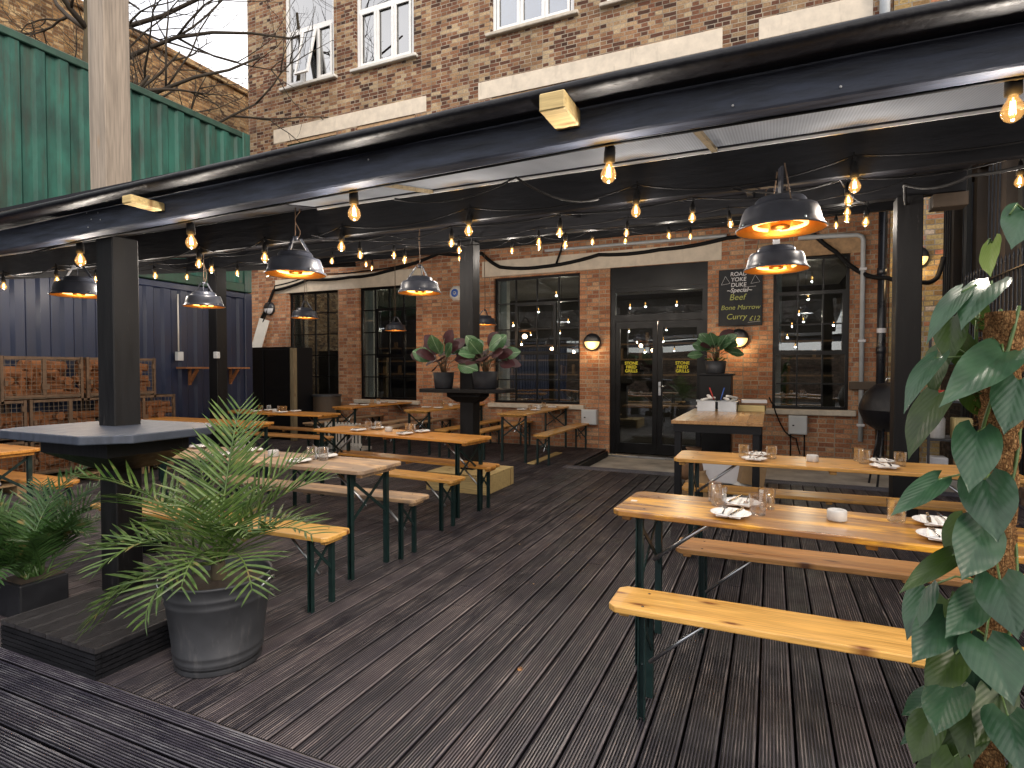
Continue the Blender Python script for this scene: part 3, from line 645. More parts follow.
def text(body, size, loc, rot, mat, name, parent=None, shear=0, ext=.0012, bold=0, align='CENTER', space=1.0):
    c = bpy.data.curves.new('txt', 'FONT'); c.body = body; c.size = size; c.extrude = ext; c.offset = bold; c.shear = shear; c.align_x = align; c.space_character = space
    o = bpy.data.objects.new('txt', c); COL.objects.link(o); bpy.context.view_layer.update()
    me = bpy.data.meshes.new_from_object(o.evaluated_get(bpy.context.evaluated_depsgraph_get())); bpy.data.objects.remove(o); me.materials.clear(); me.materials.append(MAT[mat])
    q = bpy.data.objects.new(name, me); COL.objects.link(q)
    if parent: q.parent = parent
    q.location = loc; q.rotation_euler = rot; return q
for px, lab in ((-2.32, 'left'), (-1.42, 'right')):
    for i, wd in enumerate(('STONE', 'FIRED', 'GRILLS')):
        text(wd, .075, (X(px), .076, 1.55-.07*i), (R(90),0,0), 'sticker_yellow', 'door_lettering', bld, bold=.002)

# yellow brick return pier to the right, and the dark alley building beyond
m = MB(); m.box(0, .66, 0, 6, -.35, 9.5); pier = m.build('brick_pier', 'yellow_brick', None, (1.624, 10.36, 0))
tag(pier, 'yellow stock brick pier at the right end of the facade', 'wall')
side = thing('alley_building', 'dark building with tall barred windows along the right side of the yard', 'building', (2.95, 6, 0))
m = MB()
m.box(0, 4, -4, 8, -.35, 1.9); m.box(0.12, 4, -4, 8, 1.9, 4.6); m.box(0, 4, -4, 8, 4.6, 7)
m.build('wall', 'dark_brick', side)
for k in range(9):
    y = -3.4 + k*1.25
    m = MB(); m.box(-.02, .115, y, y+.14, 1.9, 4.6); m.box(.02, .115, y+.14, y+.9, 1.95, 4.5); w = m.build('window', 'alley_brown', side)
    m = MB()
    for q in range(5): m.box(.0, .018, y+.2+q*.15, y+.215+q*.15, 1.95, 4.5)
    m.build('window_bar', 'zinc_bucket', w)
for k in range(5): MB().box(-.06, -.002, -3.5+k*2.3, -3.35+k*2.3, -.3, 5.2).build('wall_pilaster', 'alley_dark', side)
fen = thing('iron_railing', 'black iron railing with spear tips beside the dark alley building', 'fence', (2.55, 9.6, 0))
m = MB(); m.bar((0,-6.0,2.62),(0,.9,2.62),.035,.012); m.bar((0,-6.0,.25),(0,.9,.25),.035,.012); m.build('rail', 'pipe_black', fen)
m0 = None
for k in range(52):
    if m0 is None: m0 = MB().tube([(0,0,0),(0,0,2.74)],.009,6).lathe([(.0,2.85),(.016,2.78),(.010,2.74)],6).mesh('bar','pipe_black')
    inst('bar', m0, fen, (0, -5.9+k*.13, 0))
# railings need a foot
MB().box(-.08,.08,-6.05,.95,-.35,.2,bevel=.01).build('kerb', 'dark_brick', fen)

# far brick boundary wall at the left, an unseen wall added behind the camera to darken window reflections
m = MB(); m.box(-.4, 0, -8, 16, -.35, 10.55); w = m.build('wall', 'far_brick'); far = thing('boundary_wall', 'tall old brick wall lit by the sun behind the green container', 'wall', (-16, 8, 0)); w.parent = far
MB().box(-.5,.1,-8,16,10.55,10.75,bevel=.03).build('coping', 'far_brick', far)
m = MB(); m.box(-20, 14, -.3, 0, -.35, 2.6); w = m.build('added_blocker_wall', 'dark_brick', None, (0, -16, 0)); tag(w, 'unseen brick wall added behind the photographer to darken the window reflections', 'wall')

# ------------------------------------------------------------------ shipping containers
def container(z0, h, mat, dark, label, y0=-4.4, y1=7.65):
    t = thing('shipping_container', label, 'container', (-8.6, y0, z0)); L = y1-y0
    m = MB(); p = .278; n = int((L-.3)/p); ys = .15; pts = []
    for i in range(n+1):
        o = ys+i*p; pts += [(-.005,o),(-.005,o+.07),(-.045,o+.105),(-.045,o+.21),(-.005,o+.245)]
    pts = [(x,y) for x,y in pts if y < L-.15]
    for (xa,ya),(xb,yb) in zip(pts, pts[1:]): m.face([(xa,ya,.15),(xb,yb,.15),(xb,yb,h-.1),(xa,ya,h-.1)])
    m.build('side_panel', mat, t)
    m = MB(); m.face([(-2.4,.02,h-.05),(-.02,.02,h-.05),(-.02,L-.02,h-.05),(-2.4,L-.02,h-.05)]); m.face([(-2.4,.02,.1),(-2.4,.02,h-.05),(-2.4,L,h-.05),(-2.4,L,.1)]); m.build('roof_panel', dark, t)
    m = MB()
    for q in range(9):
        x = -.15-q*.25; m.box(x-.16,x,L-.07,L-.03,.15,h-.1); m.box(x-.25,x-.16,L-.045,L-.01,.15,h-.1)
    m.box(-2.42,-.1,L-.12,L-.07,.1,h-.08)
    m.build('end_panel', mat, t)
    MB().box(-.10,.02,.16,L-.16,h-.10,h,bevel=.01).build('top_rail', dark, t); MB().box(-.10,.02,.16,L-.16,0,.15,bevel=.01).build('bottom_rail', dark, t)
    MB().box(-2.42,-.16,L-.14,L+.004,h-.10,h,bevel=.01).build('top_rail', dark, t)
    for y in (0, L-.16): MB().box(-.16,.025,y,y+.16,0,h+.004,bevel=.012).build('corner_post', mat, t)
    MB().box(-2.44,-2.3,L-.16,L,0,h,bevel=.012).build('corner_post', mat, t)
    return t
container(-.05, 2.87, 'container_navy', 'container_navy', 'navy blue corrugated shipping container standing at the left edge of the deck')
container(2.84, 2.82, 'container_green', 'container_green_dark', 'weathered green shipping container stacked on top of the navy one')

# ------------------------------------------------------------------ timber pergola with sloping roof
def sag(x): return .02*max(-4.2, min(0, x+.5))
def zc(y): return 2.43 + .185*(y-2.0)
per = thing('timber_pergola', 'black painted timber pergola with sloping roof and clear roof strip over the deck', 'pergola', (0, 0, 0))
def sheet(x0, x1, y0, y1, th=.03, off=0):
    m = MB(); v = []
    for z in (off, off+th):
        v += [m.bm.verts.new((x0,y0,zc(y0)+z)), m.bm.verts.new((x1,y0,zc(y0)+z)), m.bm.verts.new((x1,y1,zc(y1)+z)), m.bm.verts.new((x0,y1,zc(y1)+z))]
    for f in ((3,2,1,0),(4,5,6,7),(0,1,5,4),(1,2,6,5),(2,3,7,6),(3,0,4,7)): m.bm.faces.new([v[i] for i in f])
    return m
sheet(-8.5, 1.55, 3.45, 10.385).build('roof_sheet', 'ceiling_black', per)
sheet(-6.15, -3.2, 2.103, 3.445).build('roof_sheet', 'ceiling_black', per)
sheet(-9.5, 2.6, 1.97, 2.10, .02, .001).build('roof_sheet', 'ceiling_black', per)
sheet(-3.197, 1.55, 2.103, 3.445, .012, .006).build('roof_light', 'roof_polycarb', per)
sheet(-8.5, -6.153, 2.103, 3.445, .012, .006).build('roof_light', 'roof_polycarb', per)
def wonky_beam(x0, x1, y0, y1, z0, z1, name, mat, wob=.004, step=.5):
    m = MB(); n = int((x1-x0)/step); rows = []
    for i in range(n+1):
        x = x0+(x1-x0)*i/n; dz = noise.noise(Vector((x*1.3,0,z0)))*wob; dy = noise.noise(Vector((x,5,z0)))*wob; c = .006
        dz += sag(x) if y1 < 2.5 else 0
        rows.append([m.bm.verts.new((x,y+dy,z+dz)) for y,z in ((y0+c,z0),(y1-c,z0),(y1,z0+c),(y1,z1-c),(y1-c,z1),(y0+c,z1),(y0,z1-c),(y0,z0+c))])
    for A, B in zip(rows, rows[1:]):
        for k in range(8): m.bm.faces.new((A[k],A[(k+1)%8],B[(k+1)%8],B[k]))
    m.bm.faces.new(rows[0]); m.bm.faces.new(rows[-1][::-1])
    return m.build(name, mat, per)
wonky_beam(-9.5, 2.6, 1.99, 2.067, 2.275, 2.40, 'front_beam', 'black_beam', .006)
wonky_beam(-8.5, 1.55, 3.475, 3.525, 2.46, 2.70, 'cross_beam', 'black_timber')
MB().box(-8.5, -6.16, 3.462, 3.472, 2.683, 2.697).build('flashing', 'white_upvc', per); MB().box(-3.19, 1.55, 3.462, 3.472, 2.683, 2.697).build('flashing', 'white_upvc', per)
wonky_beam(-8.5, 1.55, 6.30, 6.40, 3.03, 3.225, 'cross_beam', 'black_timber')
wonky_beam(-8.5, 1.55, 9.2, 9.27, 3.60, 3.758, 'cross_beam', 'black_timber')
for x in (-7.2,-5.0,-2.0,-.2): 
    m = MB(); m.bar((x, 3.54, zc(3.54)-.028), (x, 10.3, zc(10.3)-.028), .05, .05); m.build('rafter', 'black_timber', per)
for xa in (-.33,-2.18): MB().bar((xa-.03,2.11,zc(2.11)-.012),(xa+.03,3.44,zc(3.44)-.012),.03,.02).build('batten', 'rough_timber', per)
# rolled black edge with gutter
m = MB()
rows_ = []
for q in range(240):
    x = -9.5+q*.0505; dz = sag(x)*.8 + noise.noise(Vector((x*2.2,1,0)))*.0025; dy = noise.noise(Vector((x*2.9,7,0)))*.003
    rows_.append([m.bm.verts.new((x,y+(dy if y < 1.9 else 0),z+dz+(noise.noise(Vector((x*7,y*30,3)))*.0018 if y < 1.97 else 0))) for y,z in ((1.988,2.388),(1.95,2.387),(1.90,2.384),(1.868,2.381),(1.850,2.384),(1.840,2.393),(1.838,2.404),(1.845,2.414),(1.86,2.418),(1.90,2.424),(1.96,2.43))])
for A, B in zip(rows_, rows_[1:]):
    for q in range(len(A)-1): f = m.bm.faces.new((A[q],A[q+1],B[q+1],B[q])); f.smooth = True
m.build('roof_edge', 'gutter_black', per)
def stub(x0, x1, z0, z1): return MB().box(x0,x1,1.815,1.988,z0,z1,bevel=.004).build('joist_end','fresh_softwood',per)
stub(-.715,-.625,2.318,2.378); stub(-2.90,-2.83,2.268,2.308)
# nails and screws on the beam
m = MB()
for x, z in ((-3.48,2.33),(-3.44,2.29),(-3.47,2.25),(-3.38,2.32),(-3.36,2.28),(-1.55,2.34),(.18,2.30),(-.12,2.30),(-5.2,2.3),(-2.3,2.36)): m.lathe([(0,.002),(.004,.001),(.004,0)],8,M=Matrix.Translation((x,1.986,z))@Matrix.Rotation(R(90),4,'X'))
m.build('screw', 'screw_white', per)
def post(x, y, z0, z1, w=.185, mat='black_post', name='post'): return MB().box(x-w/2,x+w/2,y-w/2,y+w/2,z0,z1,bevel=.006).build(name, mat, per)
m = MB(); m.bar((-8.47,3.55,zc(3.55)-.12),(-8.47,10.35,zc(10.35)-.12),.04,.22); m.build('eaves_board','black_timber',per)
post(-3.50, 2.16, .16, 2.225, .152); post(-3.42, 6.35, .205, 3.03); post(1.13, 6.35, 0, 3.03, .2); post(-7.86, 6.35, 0, 3.03)
post(-3.61, 2.20, 2.45, 5.4, .152, 'post_raw', 'raw_post')
post(-6.9, 2.175, 0, 2.19)
# bracket block under the right end of the mid beam
MB().box(1.3,1.56,6.26,6.44,2.9,3.02,bevel=.005).build('bracket', 'alley_brown', per)

# plinths and shelves round the posts
pl = thing('post_plinth', 'low black decked plinth around the foot of the left post', 'plinth', (-3.27, 2.05, 0))
m = MB()
for k in range(6): deck_board(m.bm, -.40+k*.134, .128, -.41, .41, dz=.15)
m.build('top', 'plinth_black', pl)
m = MB(); 
for z in range(5): m.box(-.40,.40,-.412,-.385,.004+z*.024,.022+z*.024); m.box(.385,.405,-.385,.40,.004+z*.024,.022+z*.024)
m.box(-.395,.39,-.395,.4,.002,.123); m.build('side_board', 'black_timber', pl)
pl2 = thing('post_plinth', 'square pale untreated timber box around the foot of the middle post', 'plinth', (-3.40, 6.34, 0))
m = MB(); m.box(-.41,.41,-.385,-.35,.0,.2,bevel=.004); m.box(.375,.41,-.35,.385,.0,.2,bevel=.004); m.box(-.41,-.375,-.35,.385,0,.2,bevel=.004); m.build('side_board', 'fresh_softwood', pl2)
m = MB()
for k in range(5): m.box(-.41+k*.165,-.41+k*.165+.16,-.38,.38,.202,.224,bevel=.003)
m.build('top', 'fresh_softwood', pl2)
def post_shelf(cx, cy, z, w, d, px, py, label, g=.3, ht=.2, mat='shelf_slate'):
    t = thing('post_shelf', label, 'shelf', (cx, cy, z)); c = .16
    m = MB(); n = 5
    pts = [(-w/2+c*.4,-d/2),(w/2-c,-d/2),(w/2,-d/2+c),(w/2,d/2-c),(w/2-c,d/2),(-w/2+c,d/2),(-w/2,d/2-c),(-w/2,-d/2+c)]
    m.prism(pts, -.045, 0, bevel=.006); m.build('shelf_top', mat, t)
    m = MB(); a = .12
    P0 = [(-w*g,-d*g),(w*g,-d*g),(w*g,d*g),(-w*g,d*g)]; P1 = [(px-cx-a,py-cy-a),(px-cx+a,py-cy-a),(px-cx+a,py-cy+a),(px-cx-a,py-cy+a)]
    A = [m.bm.verts.new((x,y,-.047)) for x,y in P0]; B = [m.bm.verts.new((x,y,-.047-ht*.42)) for x,y in P0]; C = [m.bm.verts.new((x,y,-.047-ht)) for x,y in P1]
    for q in range(4): m.bm.faces.new((A[q],A[(q+1)%4],B[(q+1)%4],B[q])); m.bm.faces.new((B[q],B[(q+1)%4],C[(q+1)%4],C[q]))
    m.bm.faces.new(C); m.bm.faces.new(A[::-1]); m.build('gusset', 'black_post', t); return t
post_shelf(-3.39, 2.07, 1.135, .98, .76, -3.47, 2.175, 'grey blue standing shelf with clipped corners around the left post', .30, .20)
post_shelf(-3.42, 6.30, 1.225, 1.15, .62, -3.42, 6.35, 'black standing shelf around the middle post carrying two leafy pots', .20, .12, 'black_post')

# ------------------------------------------------------------------ pipes, hose, boxes on the facade
def catenary(p, q, sag, n=12):
    p, q = Vector(p), Vector(q)
    return [p.lerp(q, i/n) + Vector((0,0,-sag*4*(i/n)*(1-i/n))) for i in range(n+1)]
def path(pts, sag=.03, n=6):
    out = []
    for a, b in zip(pts, pts[1:]): out += catenary(a, b, sag, n)[:-1]
    return out+[Vector(pts[-1])]
hy = FY-.05
hose = path([(-11.3,hy,2.7),(-10.9,hy,3.35),(-9.8,hy,3.55),(-8.6,hy,3.52),(-7.6,hy-.02,3.58),(-6.3,hy,3.86),(-5.3,hy,3.78),(-4.9,hy,3.48),(-4.0,hy,3.42),(-2.9,hy,3.56),(-1.8,hy,3.56),(-.7,hy,3.66),(.1,hy,3.78),(.5,hy,3.72),(.9,hy,3.3),(1.25,hy,2.95),(1.55,FY-.28,2.82),(2.0,FY-.3,2.72),(2.2,FY-.12,2.8),(2.28,FY-.1,3.1)], .03)
tag(MB().tube(hose, .034, 8).build('cable_hose', 'rubber'), 'thick black cable hose looping along the facade above the windows', 'cable')
tag(MB().tube(path([(-11.2,hy-.05,2.6),(-10.8,hy-.05,3.45),(-9.6,hy-.04,3.66),(-8.2,hy-.04,3.62),(-6.8,hy-.05,3.72)], .03), .017, 6).build('cable', 'rubber'), 'thin black cable running above the hose at the left end of the facade', 'cable')
tag(MB().tube([(-3.95,hy,3.72),(-3.9,hy,3.72),(-.75,hy,3.70),(-.7,hy,3.70)], .028, 8).build('conduit', 'pipe_grey'), 'grey steel conduit fixed level above the entrance door lintel', 'pipe')
tag(MB().tube([(-3.55,hy,3.94),(-3.62,hy-.02,3.7),(-3.72,hy-.01,3.45)], .02, 6).build('cable', 'rubber'), 'short black cable dropping from the roof across the grey conduit', 'cable')
dp = thing('downpipe', 'black downpipe with white marking band between the right window and the post', 'pipe', (1.52, FY-.09, 0))
m = MB(); m.tube([(0,0,-.2),(0,0,3.9)], .06, 14); m.build('pipe', 'pipe_black', dp)
for z in (.9,1.75,2.95): MB().lathe([(.066,-.05),(.07,-.045),(.07,.045),(.066,.05)],14,(0,0,z)).build('collar', 'pipe_black', dp)
MB().lathe([(.0625,-.035),(.0625,.035)],14,(0,0,2.05)).build('band', 'white_plastic', dp)
dp2 = thing('downpipe', 'blue grey rainwater pipe rising past the upper windows at the right', 'pipe', (1.50, FY-.08, 4.4)); MB().tube([(0,0,0),(0,0,6)], .07, 14).build('pipe', 'pipe_grey', dp2)
wp = thing('waste_pipe', 'white pipe running down beside the right window then turning over its lintel', 'pipe', (1.27, FY-.07, 0))
MB().tube([(0,0,.35),(0,0,3.44),(-.02,0,3.5),(-.08,0,3.53),(-.9,0,3.56)], .035, 10).build('pipe', 'pipe_grey', wp)
for z in (.6,1.9,3.0): MB().box(-.05,.05,-.04,.06,z-.02,z+.02,bevel=.005).build('clip', 'white_plastic', wp)
MB().box(-.16,.19,-.05,.05,1.15,1.27,bevel=.006).build('bracket_board', 'alley_brown', wp)
def metal_box(x, z, w, h, label):
    t = thing('electrical_box', label, 'box', (x, FY-.06, z)); MB().box(-w/2,w/2,-.055,.055,0,h,bevel=.008,seg=2).build('case', 'grey_box', t)
    MB().box(-w/2+.012,w/2-.012,-.066,-.056,.012,h-.012,bevel=.004).build('lid', 'grey_box', t); MB().box(-w*.3,-w*.3+.03,-.075,-.066,h*.45,h*.45+.02).build('lock', 'black_paint', t); return t
metal_box(-3.06, .44, .29, .28, 'pale grey electrical box low on the pier left of the door')
t = metal_box(.40, .42, .27, .30, 'pale grey electrical box under the right window sill')
m = MB(); m.tube([(-.1,.04,0),(-.1,.03,-.45)],.012,6); m.tube([(.1,.04,0),(.1,.03,-.5)],.012,6); m.build('cable_tail', 'rubber', t)
tag(MB().tube(path([(-.02,9.9,1.02),(.04,10.2,.9),(.1,10.33,.7),(.22,10.35,.45),(.38,10.35,.35),(.44,10.33,.1)],.02),.011,6).build('power_cable','rubber'), 'black power cable drooping from the service counter to the box under the window', 'cable')
m = MB(); m.lathe([(0,-.0),(.16,.0),(.16,.03),(.12,.07),(.0,.09)],8,M=Matrix.Translation((-5.9,FY-.01,3.02))@Matrix.Rotation(R(90),4,'X')@Matrix.Rotation(R(22.5),4,'Z'),smooth=False)
ab = m.build('alarm_box','white_paint'); tag(ab, 'white octagonal alarm bell box with blue mark beside the middle post', 'alarm')
m = MB(); m.lathe([(.035,.092),(.085,.082)],16,M=Matrix.Translation((-5.9,FY-.013,3.02))@Matrix.Rotation(R(90),4,'X')); m.lathe([(0,.094),(.02,.094)],10,M=Matrix.Translation((-5.9,FY-.014,3.02))@Matrix.Rotation(R(90),4,'X')); o = m.build('emblem','blue_paint'); o.parent = ab
for x, nm in ((-3.95, 'above the third window'), (-6.6,'above the second window')):
    tt = thing('floodlight', 'slim white outdoor tube light under the roof edge ' + nm, 'light', (x, FY-.2, zc(FY-.2)-.14 if False else 3.86)); MB().box(-.28,.28,-.05,.05,0,.05,bevel=.015).build('housing','grey_box',tt); MB().box(-.02,.02,.0,.2,.02,.04).build('arm','grey_box',tt)

# wall bulkheads
def bulkhead(x, y, z, label, lit=True, face='Y'):
    t = thing('wall_lamp', label, 'lamp', (x, y, z)); Mx = Matrix.Rotation(R(90),4,'X')
    MB().lathe([(0,0),(.155,0),(.16,.01),(.16,.04),(.145,.055)],28,M=Mx).build('body','pipe_black',t)
    m = MB(); n = 16
    def half(s, z0, a0, a1, r=.135):
        rings = []
        for j, (rr, zz) in enumerate(((r,z0),(r*.93,z0+.03),(r*.7,z0+.05),(r*.35,z0+.058),(0.0001,z0+.06))):
            rings.append([s.bm.verts.new(Mx @ Vector((rr*math.cos(a0+(a1-a0)*k/n), rr*math.sin(a0+(a1-a0)*k/n), zz))) for k in range(n+1)])
        for A, B in zip(rings, rings[1:]):
            for k in range(n): f = s.bm.faces.new((A[k],A[k+1],B[k+1],B[k])); f.smooth = True
    half(m, .045, math.pi, 2*math.pi, .143); m.build('glass', 'wall_lamp_glow' if lit else 'white_plastic', t)
    m = MB(); half(m, .05, 0, math.pi, .158); m.build('hood','pipe_black',t)
    if lit:
        d = bpy.data.lights.new('wall_lamp_light','POINT'); d.energy = 4; d.color = (1,.66,.32); d.shadow_soft_size = .06; o = bpy.data.objects.new('lamp_light', d); COL.objects.link(o); o.parent = t; o.location = (0,-.16,-.09)
    return t
bulkhead(-3.02, FY-.01, 1.97, 'round wall lamp glowing yellow on the brick pier left of the door')
bulkhead(-.50, FY-.01, 1.98, 'round wall lamp glowing yellow below the chalkboard')
bulkhead(1.95, FY-.06, 3.12, 'round wall lamp glowing yellow on the yellow brick pier')
bulkhead(-11.05, FY-.01, 2.93, 'round unlit wall lamp at the far left end of the facade', False)

# chalkboard
cb = thing('chalkboard', 'black chalkboard menu with white and yellow writing on the brickwork right of the door', 'sign', (-.48, FY-.03, 2.66))
MB().box(-.34,.34,-.012,.025,-.47,.47,bevel=.004).build('board','chalkboard',cb)
rx = (R(90),0,0); yy = -.014
text('ROAD', .092, (-.03,yy,.36), rx, 'chalk_white', 'writing', cb, .1, bold=.001)
text('YOKE', .092, (-.03,yy,.27), rx, 'chalk_white', 'writing', cb, .1, bold=.001)
text('DUKE', .092, (-.03,yy,.18), rx, 'chalk_white', 'writing', cb, .1, bold=.001)
text('~Special~', .10, (-.02,yy,.09), rx, 'chalk_white', 'writing', cb, .25, bold=.001)
text('Beef', .14, (-.05,yy,-.04), rx, 'chalk_yellow', 'writing', cb, .2)
text('Bone Marrow', .108, (.0,yy,-.20), rx, 'chalk_yellow', 'writing', cb, .2)
text('Curry', .13, (-.06,yy,-.36), rx, 'chalk_yellow', 'writing', cb, .2)
text('£12', .11, (.22,yy,-.39), rx, 'chalk_yellow', 'writing', cb, .2)
for sx in (-.23,.23):
    m = MB(); q = [(sx-.07,.22),(sx+.07,.24),(sx-.005,.36)]
    for a, b in zip(q, q[1:]+q[:1]): m.bar((a[0],yy,a[1]),(b[0],yy,b[1]),.006,.003)
    m.build('drawn_triangle','chalk_white',cb)
m = MB(); m.bar((.06,yy,.165),(.24,yy,.175),.006,.003); m.bar((.12,yy,-.42),(.31,yy,-.405),.006,.003); m.build('drawn_line','chalk_white',cb)

# ------------------------------------------------------------------ pendant heaters
_shade = MB().lathe([(.235,0),(.239,.006),(.236,.012),(.219,.024),(.214,.05),(.200,.105),(.190,.125),(.165,.133),(.138,.136),(.134,.165),(.120,.180),(0,.186)],36).mesh('shade','lamp_black')
_inner = MB().lathe([(.233,.004),(.216,.022),(.208,.05),(.195,.10),(.165,.118),(.06,.122),(.0,.122)],36).mesh('reflector','copper_reflector')
mm_ = MB()
for s in (0, 1):
    a0 = s*math.pi+.25
    mm_.tube([(.135*math.cos(a0+k*.22), .135*math.sin(a0+k*.22), .034) for k in range(13)], .011, 8)
_elem = mm_.mesh('heating_element','heater_element')
_hub = MB().lathe([(0,.01),(.05,.012),(.055,.03),(.05,.085)],16).mesh('hub','copper_reflector')
_rimbolt = MB().lathe([(0,.012),(.006,.010),(.006,0)],8,(.222,0,.02)).mesh('bolt','zinc_bright')
def heater(x, y, z, top, style, label, cordtop=None, s=.93, power=3.2):
    t = thing('pendant_heater', label, 'heat lamp', (x, y, z), random.uniform(0,3), 'heat lamps hanging under the pergola roof')
    t.scale = (s,s,s)
    for nm, me in (('shade',_shade),('reflector',_inner),('heating_element',_elem),('hub',_hub)): inst(nm, me, t)
    for k in range(4): inst('bolt', _rimbolt, t, None, k*1.57+.3)
    m = MB()
    if style == 'strap':
        top = z+(top-z)/s; m.box(-.03,.03,-.006,.006,.186,top-z); m.build('strap','lamp_black',t)
        
        for sx in (-1,1): MB().tube([(sx*.19,0,.125),(sx*.07,0,top-z)],.004,6).build('stay_cable','cage_rust',t)
    else:
        top = z+(top-z)/s
        for a in range(3):
            c, s_ = math.cos(a*2.09), math.sin(a*2.09); m.box(-.010,.010,-.003,.003,0,.17,M=Matrix.Translation((.13*c,.13*s_,.15))@Matrix.Rotation(a*2.09,4,'Z')@Matrix.Rotation(R(-32),4,'Y'))
        m.lathe([(.016,.28),(.022,.285),(.022,.31),(.0,.315)],10); m.build('bracket','lamp_black',t)
        m = MB(); m.tube([(0,0,.30),(0,0,top-z)],.004,6)
        m.tube([(.02+.02*math.sin(k),.01,.30+(top-z-.30)*k/8) for k in range(9)],.004,6); m.build('cord','cage_rust' ,t)
    d = bpy.data.lights.new('heater_light','POINT'); d.energy = power; d.color = (1,.68,.40); d.shadow_soft_size = .05
    o = bpy.data.objects.new('lamp_light', d); COL.objects.link(o); o.parent = t; o.location = (0,0,-.12)
    return t
heater(.036, 3.37, 2.19, 2.52, 'strap', 'largest black pendant heater with glowing orange ring, nearest on the right')
heater(.025, 4.63, 2.18, zc(4.63), 'strap', 'black pendant heater just behind and below the nearest one on the right')
heater(-3.27, 3.32, 2.17, zc(3.32), 'chain', 'black pendant heater in front of the first left window, nearest over the left tables')
heater(-3.28, 5.02, 2.235, zc(5.02), 'chain', 'black pendant heater hanging just left of the middle post')
heater(-5.78, 3.22, 2.13, zc(3.22), 'chain', 'black pendant heater at the far left above the log cages')
heater(-6.0, 4.67, 2.185, zc(4.67), 'chain', 'black pendant heater before the navy container, right of the left post')
heater(-7.07, 7.37, 2.31, zc(7.37), 'chain', 'small distant black pendant heater before the first left window')
heater(-6.92, 9.7, 2.24, zc(9.7), 'chain', 'small distant black pendant heater before the second left window')
heater(-4.83, 9.55, 2.28, zc(9.55), 'chain', 'small distant black pendant heater half hidden behind the middle post')

# ------------------------------------------------------------------ festoon light strings
_sock = MB().lathe([(0,.085),(.010,.083),(.013,.06),(.019,.055),(.021,.035),(.021,0),(.0,-.002)],14)
_sock.tube([(0,0,.08),(0,0,.13)],.0045,6); _sock = _sock.mesh('socket','rubber')
BS=.9
_bulb = MB().lathe([(.012,0),(.014,-.012),(.024,-.032),(.030,-.052),(.029,-.068),(.020,-.086),(.008,-.095),(0,-.096)],16).mesh('bulb','bulb_glass')
fm = MB()
for a in range(4): fm.tube([(.006*math.cos(a*1.57),.006*math.sin(a*1.57),-.022),(.009*math.cos(a*1.57),.009*math.sin(a*1.57),-.068)],.0016,5)
fm.tube([(0,0,-.01),(0,0,-.07)],.0022,6)
_fil = fm.mesh('filament','filament')
ROWS = {2.10:[(-3.75,2.10),(-2.79,2.12),(-1.72,2.155),(-.55,2.17),(.62,2.19)],
 3.45:[(-8.3,2.35),(-7.52,2.342),(-6.552,2.342),(-5.5,2.35),(-4.489,2.356),(-3.724,2.348),(-2.945,2.37),(-1.865,2.384),(-.74,2.39),(.381,2.393),(1.45,2.40)],
 4.6:[(-7.9,2.60),(-6.75,2.574),(-5.78,2.578),(-4.7,2.58),(-3.698,2.575),(-2.664,2.601),(-1.622,2.592),(-.558,2.604),(.471,2.61),(1.4,2.62)],
 5.8:[(-7.8,2.8),(-6.781,2.786),(-5.105,2.825),(-4.155,2.825),(-3.261,2.811),(-2.284,2.815),(-1.336,2.82),(-.365,2.811),(.59,2.813)],
 5.55:[(-3.83,2.70),(-1.90,2.70),(.70,2.66)],
 7.0:[(-7.5,3.0),(-5.518,3.015),(-3.898,2.991),(-3.137,3.016),(-2.749,3.03),(-2.042,3.034),(-1.116,3.024),(.709,3.026)],
 8.2:[(-7.9,3.2),(-6.336,3.21),(-4.6,3.24),(-1.907,3.276),(-1.019,3.254),(.714,3.233)]}
names = {2.10:'front beam, nearest the camera',3.45:'first cross beam',4.6:'roof in the second row',5.8:'roof in the third row',5.55:'roof as a short extra run',7.0:'roof in the fourth row',8.2:'roof in the farthest row'}
for y, bl in ROWS.items():
    t = thing('festoon_string', 'black festoon string of amber filament bulbs under the ' + names[y], 'string lights', (0, y, 0), 0, 'festoon strings under the pergola')
    bl = sorted(bl); pts = []
    if y == 2.10: anchors = [(x, 0, z+.12) for x, z in bl]
    else: anchors = [(x, 0, z+.165) for x, z in bl]
    if len(bl) > 3:
        anchors = [(anchors[0][0]-.6, .05, zc(y)-.03)] + anchors + [(anchors[-1][0]+.5, .05, zc(y)-.03)]
    for a, b in zip(anchors, anchors[1:]):
        if y == 2.10: 
            a = Vector(a); b = Vector(b); pts += catenary((a.x,a.y-.036,2.272+sag(a.x)),(b.x,b.y-.036,2.272+sag(b.x)),0,8)[:-1]
        else: pts += catenary(a, b, random.uniform(.03,.09), 10)[:-1]
    if y != 2.10: pts.append(Vector(anchors[-1])); MB().tube(pts, .0055, 6).build('cable','rubber',t)
    else: MB().tube([p for i,p in enumerate(pts)]+[Vector((2.2,-.036,2.272))], .005, 6).build('cable','rubber',t)
    for x, z in bl:
        rz = random.uniform(0,6); tilt = random.uniform(-.12,.12)
        zz = z+.05
        if y == 2.10: MB().tube([(x,0,zz+.12),(x,-.03,2.27+sag(x))],.0045,6).build('drop_cable','rubber',t)
        s_ = inst('socket', _sock, t, (x,0,zz), 0); s_.rotation_euler = (tilt*.4, tilt, rz)
        d = bpy.data.lights.new('bulb_light','POINT'); d.energy = 5.8; d.color = (1,.90,.79); d.shadow_soft_size = .014; ll_ = bpy.data.objects.new('bulb_light', d); COL.objects.link(ll_); ll_.parent = t; ll_.location = (x,0,z-.06)
        b_ = inst('bulb', _bulb, s_); b_.scale = (.95,.95,.80); b_.rotation_euler = (0,0,0); f_ = inst('filament', _fil, s_); f_.scale = (1,1,.78)
